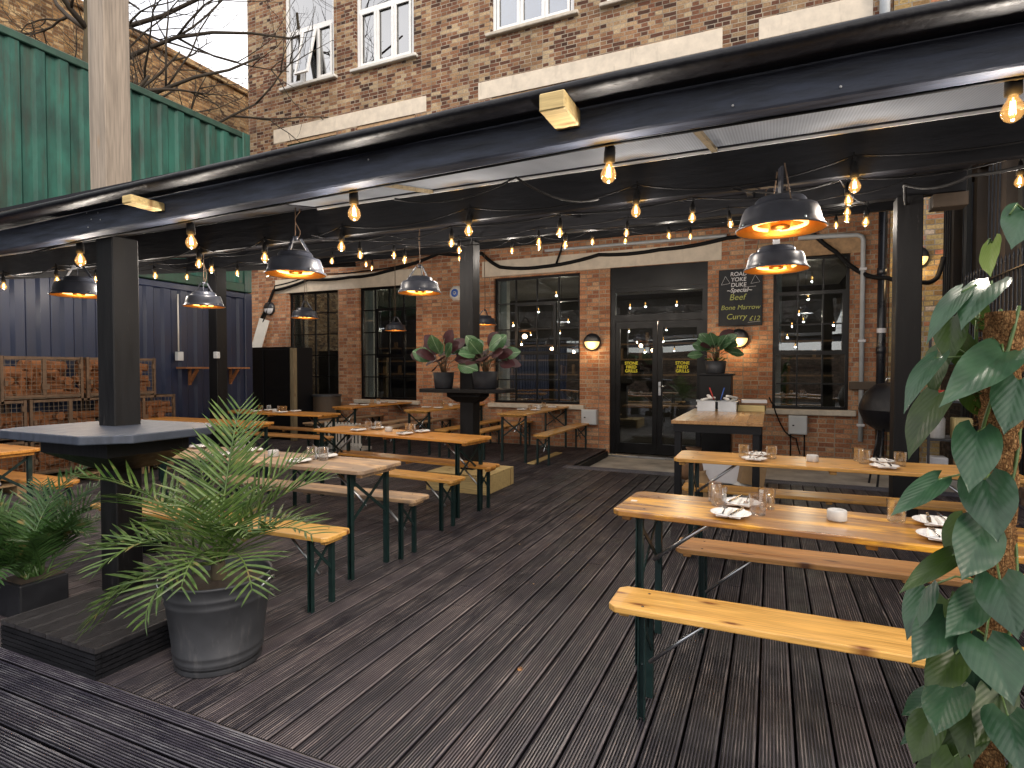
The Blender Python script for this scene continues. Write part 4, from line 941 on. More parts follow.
# loose loops of cable that cross between the rows
def loose(pts, lab, r=.0055): tag(MB().tube(path(pts,.05,8), r, 6).build('cable','rubber'), lab, 'cable')
loose([(-3.1,3.3,2.45),(-3.3,4.5,2.72),(-3.1,5.8,2.95),(-3.4,6.3,3.0)], 'black cable wandering along the ceiling towards the middle post')
loose([(1.5,3.4,2.55),(1.15,4.6,2.70),(.9,5.2,2.85),(1.1,6.25,2.95)], 'bundle of black cable running along the ceiling to the right post', .012)
loose([(-.2,3.3,2.42),(.4,4.4,2.72),(.7,5.6,2.85),(.3,7.2,3.25)], 'black cable zigzagging above the two right heaters')
loose([(-6.2,3.3,2.42),(-6.4,4.4,2.62),(-7.0,5.6,2.85),(-7.8,6.3,2.9)], 'black cable running over the left heaters to the far left post')
loose([(-1.5,2.0+.1,2.2),(-1.1,2.5,2.36),(-.9,3.2,2.42)], 'short black cable hanging below the clear roof strip')

# ------------------------------------------------------------------ beer tables and benches
_cache = {}
def leg_frame_meshes(kind):
    if kind in _cache: return _cache[kind]
    tb = kind == 'table'; h = .742 if tb else .442; wy = .19 if tb else .082; w = .034 if tb else .03
    leg = MB(); leg.box(-w/2,w/2,-.004,.0,0,h); leg.box(-w/2,-w/2+.004,-.0,w*.8,0,h); leg.box(w/2-.004,w/2,-.0,w*.8,0,h); leg = leg.mesh('leg','green_steel')
    cross = MB()
    if tb:
        cross.bar((0,-wy,.40),(0,wy,h-.06),.006,.022); cross.bar((.008,wy,.40),(.008,-wy,h-.06),.006,.022)
        cross.bar((0,-wy,h-.012),(0,wy,h-.012),.03,.016)
    else:
        cross.bar((0,-wy,.22),(0,wy,h-.05),.006,.018); cross.bar((.007,wy,.22),(.007,-wy,h-.05),.006,.018); cross.bar((0,-wy,h-.012),(0,wy,h-.012),.028,.014)
    cross = cross.mesh('cross_brace','green_steel')
    st = MB()
    if tb: st.tube([(.02,0,.47),(.34,0,h-.012)],.011,8)
    else: st.tube([(.015,0,.20),(.27,0,h-.012)],.009,8)
    strut = st.mesh('strut','zinc_bright')
    cl = MB().box(-.02,.02,-wy-.02,wy+.02,h-.008,h-.001,bevel=.002).mesh('hinge_plate','green_steel')
    _cache[kind] = (leg, cross, strut, cl, wy); return _cache[kind]
def board_mesh(kind, mat):
    k = (kind, mat)
    if k in _cache: return _cache[k]
    if kind == 'table': L, W, z, th, c = 2.2, .5, .742, .028, .035
    else: L, W, z, th, c = 2.2, .25, .442, .028, .03
    pts = [(-L/2+c,-W/2),(L/2-c,-W/2),(L/2,-W/2+c),(L/2,W/2-c),(L/2-c,W/2),(-L/2+c,W/2),(-L/2,W/2-c),(-L/2,-W/2+c)]
    me = MB().prism(pts, z, z+th, bevel=.005).mesh('tabletop' if kind == 'table' else 'seat', mat)
    bt = MB().box(-.022, .022, -W/2+.05, W/2-.05, z-.03, z, bevel=.004).mesh('batten', mat)
    sc = MB().lathe([(0,z+th+.0012),(.006,z+th+.001),(.007,z+th-.002)],8).mesh('bolt', 'cutlery_dark')
    _cache[k] = (me, bt, sc); return _cache[k]
def furniture(kind, x0, yc, rz, mat, label, group, z=0):
    """x0,yc = centre"""
    t = thing('beer_table' if kind == 'table' else 'beer_bench', label, kind, (x0, yc, z), rz, group)
    b, bt, sc = board_mesh(kind, mat); leg, cross, strut, cl, wy = leg_frame_meshes(kind)
    inst('tabletop' if kind == 'table' else 'seat', b, t); W_ = .5 if kind == 'table' else .25
    for xx in (-1.04, .0, 1.04): inst('batten', bt, t, (xx,0,0))
    for xx in (-.96, .96):
        for yy in (-.32,.28): inst('bolt', sc, t, (xx,yy*W_,0))
    for s in (-1, 1):
        xx = s*(.97 if kind == 'table' else .96)
        for sy in (-1, 1):
            l = inst('leg', leg, t, (xx, sy*wy, 0), 0 if sy > 0 else math.pi); 
        inst('cross_brace', cross, t, (xx,0,0)); 
        k = inst('strut', strut, t, (xx,0,0), 0 if s < 0 else math.pi); inst('hinge_plate', cl, t, (xx,0,0))
    return t
GT, GB = 'long pine beer tables on the deck', 'long pine benches beside the tables'
# (name, centre x, y, rz, material) and its benches
TABLES = [
 ('nearest right table', .40, 2.975, R(-3.2), 'pine_stained', [(.48, 2.485, R(0), 'pine_yellow', 'front', 'yellow pine bench'), (.62, 3.42, R(1.0), 'pine_brown', 'rear', 'brown pine bench')]),
 ('second right table', .41, 4.86, R(0), 'pine_amber', [(.42, 5.14, R(1), 'pine_amber', 'rear', 'amber pine bench')]),
 ('nearest left table', -3.62, 3.38, R(0), 'pine_pale', [(-3.47, 2.72, R(1), 'pine_yellow', 'front', 'yellow pine bench'), (-3.55, 3.76, R(1), 'pine_pale', 'rear', 'greyed pine bench')]),
 ('second left table', -3.74, 5.26, R(-7), 'pine_orange', [(-3.66, 4.66, R(-5), 'pine_amber', 'front', 'amber pine bench'), (-3.68, 5.44, R(-5), 'pine_orange', 'rear', 'orange pine bench')]),
 ('third left table', -7.30, 7.0, R(0), 'pine_orange', [(-7.0, 6.62, R(0), 'pine_brown', 'front', 'brown pine bench'), (-7.55, 7.42, R(0), 'pine_brown', 'rear', 'brown pine bench')]),
 ('table by the navy container', -7.05, 5.42, R(0), 'pine_orange', [(-6.35, 4.92, R(0), 'pine_brown', 'front', 'brown pine bench')]),
 ('table by the log cages', -6.95, 2.70, R(0), 'pine_orange', [(-6.75, 3.02, R(0), 'pine_orange', 'rear', 'orange pine bench')]),
 ('wall table under the third window', -3.70, 9.30, R(90), 'pine_amber', [(-3.17, 9.20, R(90), 'pine_amber', 'right', 'amber pine bench'), (-4.30, 9.25, R(90), 'pine_amber', 'left', 'amber pine bench')]),
 ('wall table left of the middle post', -5.50, 9.35, R(90), 'pine_amber', [(-4.95, 9.25, R(90), 'pine_amber', 'right', 'amber pine bench'), (-6.05, 9.25, R(90), 'pine_pale', 'left', 'greyed pine bench')]),
 ('wall table under the second window', -7.20, 9.5, R(90), 'pine_orange', [(-6.62, 9.3, R(90), 'pine_pale', 'right', 'greyed pine bench'), (-7.85, 9.3, R(90), 'pine_pale', 'left', 'greyed pine bench')]),
]
mats_word = {'pine_stained':'varnished pine table with dark weather stains','pine_amber':'amber pine table','pine_pale':'pale greyed pine table','pine_orange':'orange pine table'}
for nm, x, y, rz, mat, bs in TABLES:
    furniture('table', x, y, rz, mat, mats_word[mat] + ' on green folding legs, the ' + nm, GT)
    for bx, by, brz, bm_, side_, w in bs:
        furniture('bench', bx, by, brz, bm_, '%s along the %s of the %s' % (w, side_, nm), GB)

# ------------------------------------------------------------------ place settings
_plate = MB().lathe([(0,.003),(.05,.003),(.062,.004),(.088,.014),(.105,.019),(.107,.021),(.104,.0225),(.086,.017),(.06,.008),(.03,.0065),(0,.0065)],36).mesh('plate','china')
nm_ = MB()
for x0, x1 in ((-.062,-.004),(.006,.064)):
    for k in range(3): nm_.box(x0+.002*k, x1-.002*k, -.085+.003*k, .085-.004*k, .010+.006*k, .0155+.006*k, bevel=.0024, seg=2)
_napkin = nm_.mesh('napkin','linen')
fk = MB(); fk.tube([(0,-.09,.032),(0,-.02,.031),(0,.03,.029)],[.004,.003,.0025],6); fk.box(-.011,.011,.03,.055,.028,.0295)
for q in range(4): fk.bar((-.009+q*.006,.055,.029),(-.009+q*.006,.092,.031),.0022,.0015)
_fork = fk.mesh('fork','cutlery')
kn = MB(); kn.box(-.006,.006,-.10,-.01,.029,.034,bevel=.0015); kn.prism([(-.008,-.01),(.008,-.01),(.009,.06),(.003,.10),(-.006,.10)],.030,.0315); _knife = kn.mesh('knife','cutlery')
_glass = MB().lathe([(0,.0),(.034,.0),(.036,.004),(.041,.098),(.0385,.098),(.034,.010),(0,.009)],24).mesh('tumbler','tumbler_glass')
_pot = MB().lathe([(0,0),(.036,0),(.041,.006),(.041,.045),(.038,.05),(.026,.051),(.024,.042),(0,.041)],24).mesh('candle_pot','stoneware')
def place(X, Y, rz, name, spots, glasses, pots, zt=.770):
    Mt = Matrix.Translation((X,Y,zt)) @ Matrix.Rotation(rz,4,'Z')
    for (lx, ly, a, where) in spots:
        p = Mt @ Vector((lx,ly,.0005)); r = rz+a
        pp_ = inst('plate',_plate,None,p,r); pp_.scale = (.86,.86,1)
        tag(pp_, 'white plate at the %s of the %s' % (where, name), 'plate', 'white plates laid on the tables')
        nn_ = inst('napkin',_napkin,None,p,r); nn_.scale = (.86,.86,1)
        tag(nn_, 'napkin on the %s plate of the %s' % (where, name), 'napkin', 'folded napkins on the plates')
        q = p + Matrix.Rotation(r,3,'Z') @ Vector((-.028,0,0)); tag(inst('fork',_fork,None,q,r+.1), 'fork on the %s napkin of the %s' % (where, name), 'fork', 'forks on the napkins')
        q = p + Matrix.Rotation(r,3,'Z') @ Vector((.03,0,0)); tag(inst('knife',_knife,None,q,r-.12), 'knife on the %s napkin of the %s' % (where, name), 'knife', 'knives on the napkins')
    for lx, ly, where in glasses:
        tag(inst('tumbler',_glass,None,Mt @ Vector((lx,ly,.0005)),random.uniform(0,3)), 'drinking glass near the %s of the %s' % (where, name), 'glass', 'empty tumblers on the tables')
    for lx, ly in pots:
        tag(inst('candle_pot',_pot,None,Mt @ Vector((lx,ly,.0005))), 'white stoneware candle pot on the %s' % name, 'pot', 'white candle pots')
def worldspots(X, Y, rz, pts): 
    Mi = (Matrix.Translation((X,Y,0)) @ Matrix.Rotation(rz,4,'Z')).inverted(); return [(Mi @ Vector((x,y,0))) for x,y in pts]
T = {t[0]: t for t in TABLES}
def settings(nm, pairs, glasses, pots):
    t = T[nm]; spots = []
    for lx, w in pairs:
        spots += [(lx, -.125, random.uniform(-.1,.1), w+' front'), (lx+.02, .135, math.pi+random.uniform(-.1,.1), w+' rear')]
    place(t[1], t[2], t[3], nm, spots, glasses, pots)
settings('nearest right table', [(-.56,'left'),(.25,'right')], [(-.64,.08,'left rear'),(-.66,-.02,'left side') if False else (-.67,.17,'left rear corner plate'),(-.45,-.03,'left front plate'),(-.42,.12,'left plates'),(.12,.13,'right rear plate'),(.39,.02,'right plates'),(.44,.16,'right rear edge')], [(-.12,.02)])
settings('second right table', [(-.52,'left'),(.32,'right')], [(-.60,.02,'left plates'),(-.40,.02,'left middle'),(.22,.05,'right plates'),(.44,.04,'right end'),(.2,.17,'right rear plate')], [(-.12,.0)])
settings('nearest left table', [(.43,'right'),(-.37,'middle'),(-.98,'left')], [(.42,.02,'right plates'),(.52,.03,'right end'),(-.34,.02,'middle plates'),(-.42,.08,'middle rear plate')], [(.02,.02)])
settings('second left table', [(.22,'right'),(-.46,'left')], [(.20,.02,'right plates'),(.11,.06,'right rear plate'),(-.44,.01,'left plates'),(-.36,.08,'left rear plate')], [(-.14,.02)])
settings('third left table', [(-.35,'left'),(.22,'right')], [(-.42,.03,'left plates'),(.02,.02,'right plates'),(.12,.02,'middle'),(-.33,.12,'left rear plate')], [(-.05,-.02)])
settings('wall table under the third window', [(-.35,'near'),(.45,'far')], [(-.30,.0,'near plates'),(.40,.02,'far plates')], [(.1,0)])
settings('wall table left of the middle post', [(-.55,'near'),(.4,'far')], [(-.2,.0,'near plates')], [(.1,0)])
settings('wall table under the second window', [(-.6,'near'),(.3,'far')], [(-.2,.0,'near plates'),(.1,.08,'far plates')], [(.0,0)])
o = MB().box(-.01,.02,-.015,.015,0,.002).build('table_tag','white_paint',None,(-.655,3.02,.7705)); tag(o,'small white paper label stuck on the left end of the nearest right table','label')

# ------------------------------------------------------------------ service counter by the door
ct = thing('service_counter', 'tall oak topped service counter with black legs beside the entrance', 'counter', (-.515, 7.3, 0))
m = MB()
for k in range(6): m.box(-.45+k*.15, -.45+k*.15+.1485, -1.0, 1.05, .885, .92, bevel=.002)
m.build('counter_top','counter_oak',ct)
m = MB(); m.box(-.43,.43,-.98,-.94,.80,.884); m.box(-.43,.43,.98,1.02,.80,.884); m.box(-.43,-.39,-.94,.98,.80,.884); m.box(.39,.43,-.94,.98,.80,.884); m.build('apron','black_timber',ct)
for x in (-.42,.35):
    for y in (-.975,.93): MB().box(x,x+.07,y,y+.07,(0 if y < .8 else -.13),.80,bevel=.004).build('leg','black_timber',ct)
MB().box(-.35,.35,-.9,.95,.20,.225,bevel=.003).build('under_shelf','black_timber',ct)
def simple(name, mat, label, cat, fn, loc=(0,0,0), rz=0, group=None):
    m = MB(); fn(m); o = m.build(name, mat, None, loc, rz); return tag(o, label, cat, group)
def tray(m):
    m.box(-.10,.10,-.16,.16,0,.005); m.box(-.11,-.105,-.17,.17,0,.13); m.box(.105,.11,-.17,.17,0,.13); m.box(-.105,.105,-.17,-.165,0,.13); m.box(-.105,.105,.165,.17,0,.13); m.box(-.125,.125,-.185,-.17,.125,.132); m.box(-.125,-.11,-.17,.185,.125,.132); m.box(.11,.125,-.17,.185,.125,.132)
simple('steel_pan','zinc_bright','left stainless steel pan of wrapped cutlery on the service counter','pan',tray,(-.78,8.02,.9215),.1)
simple('steel_pan','zinc_bright','right stainless steel pan of wrapped cutlery on the service counter','pan',tray,(-.50,8.02,.9215),-.05)
random.seed(3)
for px_, nm in ((-.78,'left'),(-.50,'right')):
    for k in range(7):
        a = random.uniform(-.5,.5)
        def roll(m): m.box(-.022,.022,-.13,.13,0,.03,bevel=.009)
        o = simple('cutlery_roll','linen','white napkin cutlery roll heaped in the %s steel pan' % nm,'napkin roll',roll,(px_+random.uniform(-.05,.05),8.02+random.uniform(-.03,.03),.93+.026*k),a,'cutlery rolls in the %s pan' % nm); o.rotation_euler = (random.uniform(-.15,.15),random.uniform(-.1,.1),a)
def pen(m): m.tube([(0,0,0),(.05,.03,.16)],.007,8)
simple('red_straw','red_paint','red handled utensil leaning in the left steel pan','utensil',pen,(-.68,8.0,1.06),2.4)
simple('blue_straw','blue_paint','blue handled utensil leaning in the right steel pan','utensil',pen,(-.60,8.02,1.06),.2)
simple('wooden_stick','paper_yellow','yellow candle stick upright behind the steel pans','candle',lambda m: m.tube([(0,0,0),(0,0,.16)],.014,8),(-.46,8.24,.9215))
simple('menu_stack','white_plastic','pile of white menus on a dark red folder at the back of the counter','menus',lambda m: [m.box(-.15,.15,-.11,.11,.0+.006*k,.0055+.006*k) for k in range(6)],(-.20,8.15,1.03),.08)
simple('folder_box','sack_brown','dark red brown box file under the white menus','box',lambda m: m.box(-.17,.17,-.12,.12,0,.028,bevel=.004),(-.20,8.15,1.0005),.03)
simple('yellow_notebook','paper_yellow','yellow notebooks stacked under the brown box file','books',lambda m: [m.box(-.16,.16,-.12,.12,.0+.026*k,.0255+.026*k,bevel=.002) for k in range(3)],(-.22,8.13,.9215),-.06)
def bin_(m): m.prism([(-.2,-.14),(.2,-.14),(.2,.14),(-.2,.14)],0,.26,bevel=.01); m.box(-.215,.215,-.155,.155,.262,.285,bevel=.006)
simple('storage_tub','white_plastic','white plastic storage tub on the shelf below the counter','tub',bin_,(-.50,6.75,.2265),.03)
def sack(m):
    m.lathe([(0,0),(.15,.01),(.18,.08),(.16,.2),(.10,.28),(.07,.33),(.09,.36),(0,.34)],12)
    for v in m.bm.verts: v.co += Vector((noise.noise(v.co*9)*.03, noise.noise(v.co*9+Vector((4,0,0)))*.03, 0))
simple('paper_sack','sack_brown','brown crumpled paper sack under the left end of the counter','sack',sack,(-.78,6.72,.2265))
simple('cardboard_box','cardboard','open cardboard box tilted beside the white tub','box',lambda m: m.box(-.12,.12,-.1,.1,0,.2,bevel=.003),(-.2,6.62,.2265+.02),.3).rotation_euler = (0,R(9),.3)
simple('white_bag','linen','white cloth bag standing on the deck under the right of the counter','bag',sack,(-.25,6.7,.0015))
simple('brown_bag','cardboard','brown bag standing on the deck under the left of the counter','bag',sack,(-.72,6.6,.0015))
st = thing('menu_stand', 'black box stand against the wall with a potted plant on top', 'stand', (-.80, 9.45, -.13))
MB().box(-.20,.26,-.22,.22,0,1.50,bevel=.006).build('body','black_paint',st); MB().box(-.23,.29,-.25,.25,1.50,1.53,bevel=.004).build('top','black_timber',st)

# ------------------------------------------------------------------ left side: log cages
LOGN = []
random.seed(11)
def split_log(seed):
    rr = random.Random(seed); n = 7; k = rr.choice((0,1,2)); L = .30
    if k == 0: pts = [(.06*math.cos(a*2*math.pi/n)*rr.uniform(.8,1.1), .055*math.sin(a*2*math.pi/n)*rr.uniform(.8,1.1)) for a in range(n)]
    else:
        pts = [(0,-.03)] + [(.095*math.cos(a)*rr.uniform(.85,1.1), -.03+.085*math.sin(a)*rr.uniform(.85,1.1)) for a in (R(15),R(45),R(75),R(105),R(135),R(160))]
    return MB().prism([(x,y) for x,y in pts], -L/2, L/2, bevel=.004).mesh('split_log','log_wood')
LOGM = [split_log(s) for s in range(9)]
def cage(y0, y1, z0, h, label, legs=True):
    t = thing('log_cage', label, 'cage', (-8.02, (y0+y1)/2, z0)); W = y1-y0; m = MB(); d = .50
    for yy in (-W/2+.02, W/2-.02):
        for xx in (0, -d): m.bar((xx,yy,-.06),(xx,yy,h),.03)
    for z in (.02, h-.02):
        for xx in (0,-d): m.bar((xx,-W/2+.04,z),(xx,W/2-.04,z),.03)
        for yy in (-W/2+.02, W/2-.02): m.bar((-.02,yy,z),(-d+.02,yy,z),.03)
    m.bar((0,0,.035),(0,0,h-.035),.034); m.build('frame','cage_rust',t)
    m = MB(); n = int(W/.05)
    for k in range(1,n): yy = -W/2+W*k/n; m.bar((.004,yy,.03),(.004,yy,h-.03),.004)
    for k in range(1,int(h/.05)): m.bar((.008,-W/2+.03,k*.05),(.008,W/2-.03,k*.05),.004)
    m.build('wire_mesh','cage_wire',t)
    for yy, q in ((-W/2+.05,.3),(W/2-.05,.7)): MB().bar((.026,yy,h*q),(.026,yy,h*q+.06),.03).build('hinge','cage_rust',t)
    MB().box(.018,.03,-.03,.05,.10,.17).build('latch','cage_rust',t)
    MB().box(-d,0,-W/2+.04,W/2-.04,-.01,.004).build('floor_plate','cage_wire',t)
    return t
def fill_logs(y0, y1, z0, h, prof, where):
    z = z0+.045; row = 0
    while z < z0+h-.05:
        y = y0+.08+(row%2)*.045
        while y < y1-.07:
            u = (y-y0)/(y1-y0)
            if (z-z0)/h < prof(u):
                o = inst('split_log', random.choice(LOGM), None, (-8.02-.22+random.uniform(-.03,.04), y+random.uniform(-.008,.008), z+random.uniform(-.006,.006)))
                o.rotation_euler = (random.uniform(0,6.28), R(90)+random.uniform(-.1,.1), 0); s = random.uniform(.75,1.0); o.scale = (s,s,1)
                tag(o, 'split firewood log stacked in the ' + where, 'log', 'split logs in the ' + where)
            y += .098
        z += .083; row += 1
cages = [(3.62,4.50,1.12,.50,'upper left log cage',lambda u: .55+.38*math.sin(u*3)*(.6 if u<.5 else 1)), (4.53,5.45,1.12,.50,'upper right log cage',lambda u: .8),
         (3.0,3.88,.66,.44,'middle row left log cage',lambda u:.6), (3.90,4.78,.66,.44,'middle row centre log cage',lambda u:.62), (4.80,5.74,.66,.44,'middle row right log cage',lambda u:.7),
         (3.0,3.88,.20,.42,'bottom row left log cage',lambda u:.8), (3.90,4.78,.20,.42,'bottom row centre log cage',lambda u:.75), (4.80,5.74,.20,.42,'bottom row right log cage',lambda u:.8)]
for y0,y1,z0,h,nm,pf in cages:
    cage(y0,y1,z0,h,'rusty wire fronted steel %s against the navy container' % nm); fill_logs(y0,y1,z0,h,pf,nm)
for k,(y,nm) in enumerate(((3.44,'left'),(4.34,'centre'),(5.27,'right'))):
    def pal(m):
        for q in (-.36,0,.36): m.box(-.5,.0,q-.05,q+.05,0,.10,bevel=.004)
        for q in range(4): m.box(-.5+q*.13,-.5+q*.13+.1,-.43,.43,.102,.12,bevel=.003)
    simple('pallet','cardboard','old timber pallet under the %s bottom log cage' % nm,'pallet',pal,(-7.98,y,.003))
# wall shelves, conduit, socket on the navy container
for y, nm in ((6.38,'left'),(7.15,'right')):
    t = thing('wall_shelf', 'small brown wall shelf on a bracket, %s of the pair on the navy container' % nm, 'shelf', (-8.57, y, 1.47))
    MB().box(.0,.24,-.22,.22,0,.03,bevel=.003).build('board','shelf_brown',t); m = MB(); m.bar((.02,0,-.22),(.20,0,-.005),.04); m.bar((.02,0,-.26),(.02,0,-.0),.035); m.build('bracket','shelf_brown',t)
t = thing('conduit','white conduit with a socket box fixed to the navy container','pipe',(-8.56,6.2,1.6)); MB().tube([(0,0,.15),(0,0,1.05)],.012,6).build('pipe','white_paint',t); MB().box(-.02,.05,-.05,.05,0,.14,bevel=.005).build('socket_box','grey_box',t)
simple('socket_box','grey_box','small grey socket box on the far left post','socket',lambda m: m.box(-.04,.04,-.03,.03,-.05,.05,bevel=.006),(-7.73,6.22,1.68))

# dark furniture between the container and the first window
t = thing('storage_cupboard','tall dark timber cupboard between the navy container and the first window','cupboard',(-9.75,9.3,0))
m = MB(); m.box(-.75,.75,-.3,.3,0,1.93,bevel=.005); m.build('body','black_timber',t)
for x in (-.37,.37): MB().box(x-.35,x+.35,-.325,-.302,.05,1.88,bevel=.004).build('door','black_timber',t)
simple('timber_stake','rough_timber','bare timber stake leaning upright beside the dark cupboard','post',lambda m: m.box(-.05,.05,-.05,.05,0,1.9,bevel=.006),(-8.9,8.95,0))
t = thing('oil_drum','dark olive drum with grey lid in front of the first window','drum',(-8.75,9.75,0)); MB().lathe([(0,0),(.28,0),(.29,.02),(.29,.4),(.297,.41),(.29,.42),(.29,.88)],24).build('body','alley_brown',t); MB().lathe([(.31,.885),(.31,.92),(0,.925)],24).build('lid','zinc_bucket',t)
t = thing('slatted_crate','white slatted crate standing on the deck behind the third left table','crate',(-7.1,8.3,0)); m = MB()
for k in range(11): m.box(-.4+k*.078,-.4+k*.078+.035,-.01,.01,.05,.5)
m.box(-.42,.42,.012,.03,.08,.13); m.box(-.42,.42,.012,.03,.42,.47); m.box(-.42,.42,.03,.3,.0,.05); m.build('slats','white_paint',t)
simple('white_board','white_paint','slanted pale board leaning on the wall behind the cupboard','board',lambda m: m.box(-.16,.16,-.01,.01,0,.8),(-11.35,10.2,1.9)).rotation_euler=(R(-8),R(14),0)

# right side clutter
kb = thing('kettle_barbecue','round black kettle barbecue standing behind the right post','barbecue',(1.45,9.1,0))
MB().lathe([(0,.62),(.16,.65),(.29,.74),(.35,.88),(.36,.92)],32).build('bowl','gutter_black',kb); MB().lathe([(.362,.922),(.35,1.0),(.29,1.15),(.16,1.26),(0,1.29)],32).build('lid','gutter_black',kb)
for a in range(3): m = MB(); m.tube([(.18*math.cos(a*2.1),.18*math.sin(a*2.1),.68),(.36*math.cos(a*2.1),.36*math.sin(a*2.1),-.13)],.014,8); m.build('leg','pipe_black',kb)
MB().tube([(-.05,0,1.28),(-.04,0,1.34),(.04,0,1.34),(.05,0,1.28)],.01,6).build('handle','zinc_bright',kb)
rk = thing('metal_rack','open metal rack of kitchen odds and ends beside the railing','rack',(2.05,8.5,-.13)); m = MB()
for x in (-.35,.35):
    for y in (-.3,.3): m.bar((x,y,0),(x,y,2.1),.025)
m.build('frame','zinc_bucket',rk)
for z in (.3,.75,1.2,1.65): MB().box(-.34,.34,-.29,.29,z,z+.02).build('shelf','zinc_bucket',rk)
random.seed(5)
cols = ['white_plastic','cardboard','blue_paint','stoneware','paper_yellow','sack_brown','red_paint','grey_box']; wd = {'white_plastic':'white','cardboard':'cardboard','blue_paint':'blue','stoneware':'grey','paper_yellow':'yellow','sack_brown':'brown','red_paint':'red','grey_box':'pale grey'}
lvl = ['lowest','second','third','top']
for zi, z in enumerate((.32,.77,1.22,1.67)):
    for q in range(3):
        c = cols[(zi*3+q) % 8]; hh = random.uniform(.12,.3)
        pos = ['left','middle','right'][q]
        if (zi+q) % 2: fn = lambda m, hh=hh: m.lathe([(0,0),(.07,0),(.075,.01),(.075,hh*.8),(.04,hh),(.035,hh+.03),(0,hh+.03)],14)
        else: fn = lambda m, hh=hh: m.box(-.09,.09,-.1,.1,0,hh,bevel=.01)
        simple('storage_jar' if (zi+q)%2 else 'storage_box', c, '%s %s at the %s of the %s rack shelf' % (wd[c], 'jar' if (zi+q)%2 else 'box', pos, lvl[zi]), 'jar' if (zi+q)%2 else 'box', fn, (2.05-.23+q*.23, 8.35, z-.1295))

# ------------------------------------------------------------------ plants
def leaf_blade(m, base, tip, width, normal, shape, nu=4, nv=8, droop=.12, fold=.18, uvl=None):
    """leaf from base to tip; shape(v) gives half width fraction; returns nothing"""
    base, tip = Vector(base), Vector(tip); ax = tip-base; L = ax.length; d = ax.normalized(); nrm = (normal - d*normal.dot(d)).normalized(); side = d.cross(nrm)
    uvl = m.bm.loops.layers.uv.verify(); grid = []
    for j in range(nv+1):
        v = j/nv; row = []
        hw, back = shape(v)
        for i in range(-nu, nu+1):
            u = i/nu
            p = base + d*(L*(v - back*abs(u)**1.5)) + side*(u*hw*width/2) + nrm*(fold*width*abs(u)*hw*.5*(1-.5*abs(u))*2*.5 - droop*L*(v-.3)**2*1.2 + droop*L*.1 + .012*width*math.sin(v*22+abs(u)*6)*abs(u))
            row.append((m.bm.verts.new(p), (u*.5*hw+.5, v)))
        grid.append(row)
    for A, B in zip(grid, grid[1:]):
        for i in range(2*nu):
            q = (A[i], A[i+1], B[i+1], B[i])
            f = m.bm.faces.new([x[0] for x in q]); f.smooth = True
            for lp, x in zip(f.loops, q): lp[uvl].uv = x[1]
def heart(v):
    w = math.sin(math.pi*min(1, (v+.02)**.62))**.75 if 0 < v < 1 else .0
    return (max(.02, w if v > .02 else .25), .22*(1-v)**3 if v < .6 else 0)
def heart(v):
    k = [(.0,.40),(.04,.66),(.10,.86),(.18,.97),(.30,1.0),(.42,.95),(.55,.82),(.68,.62),(.80,.38),(.90,.17),(.96,.07),(1,.012)]
    for (a,x),(b,y) in zip(k,k[1:]):
        if a <= v <= b: w = x+(y-x)*(v-a)/(b-a); break
    return (w, .20*max(0,1-v*2.2))
def oval(v):
    return (max(.03, math.sin(math.pi*min(1,max(0,v*.97+.015)))**.7), 0)

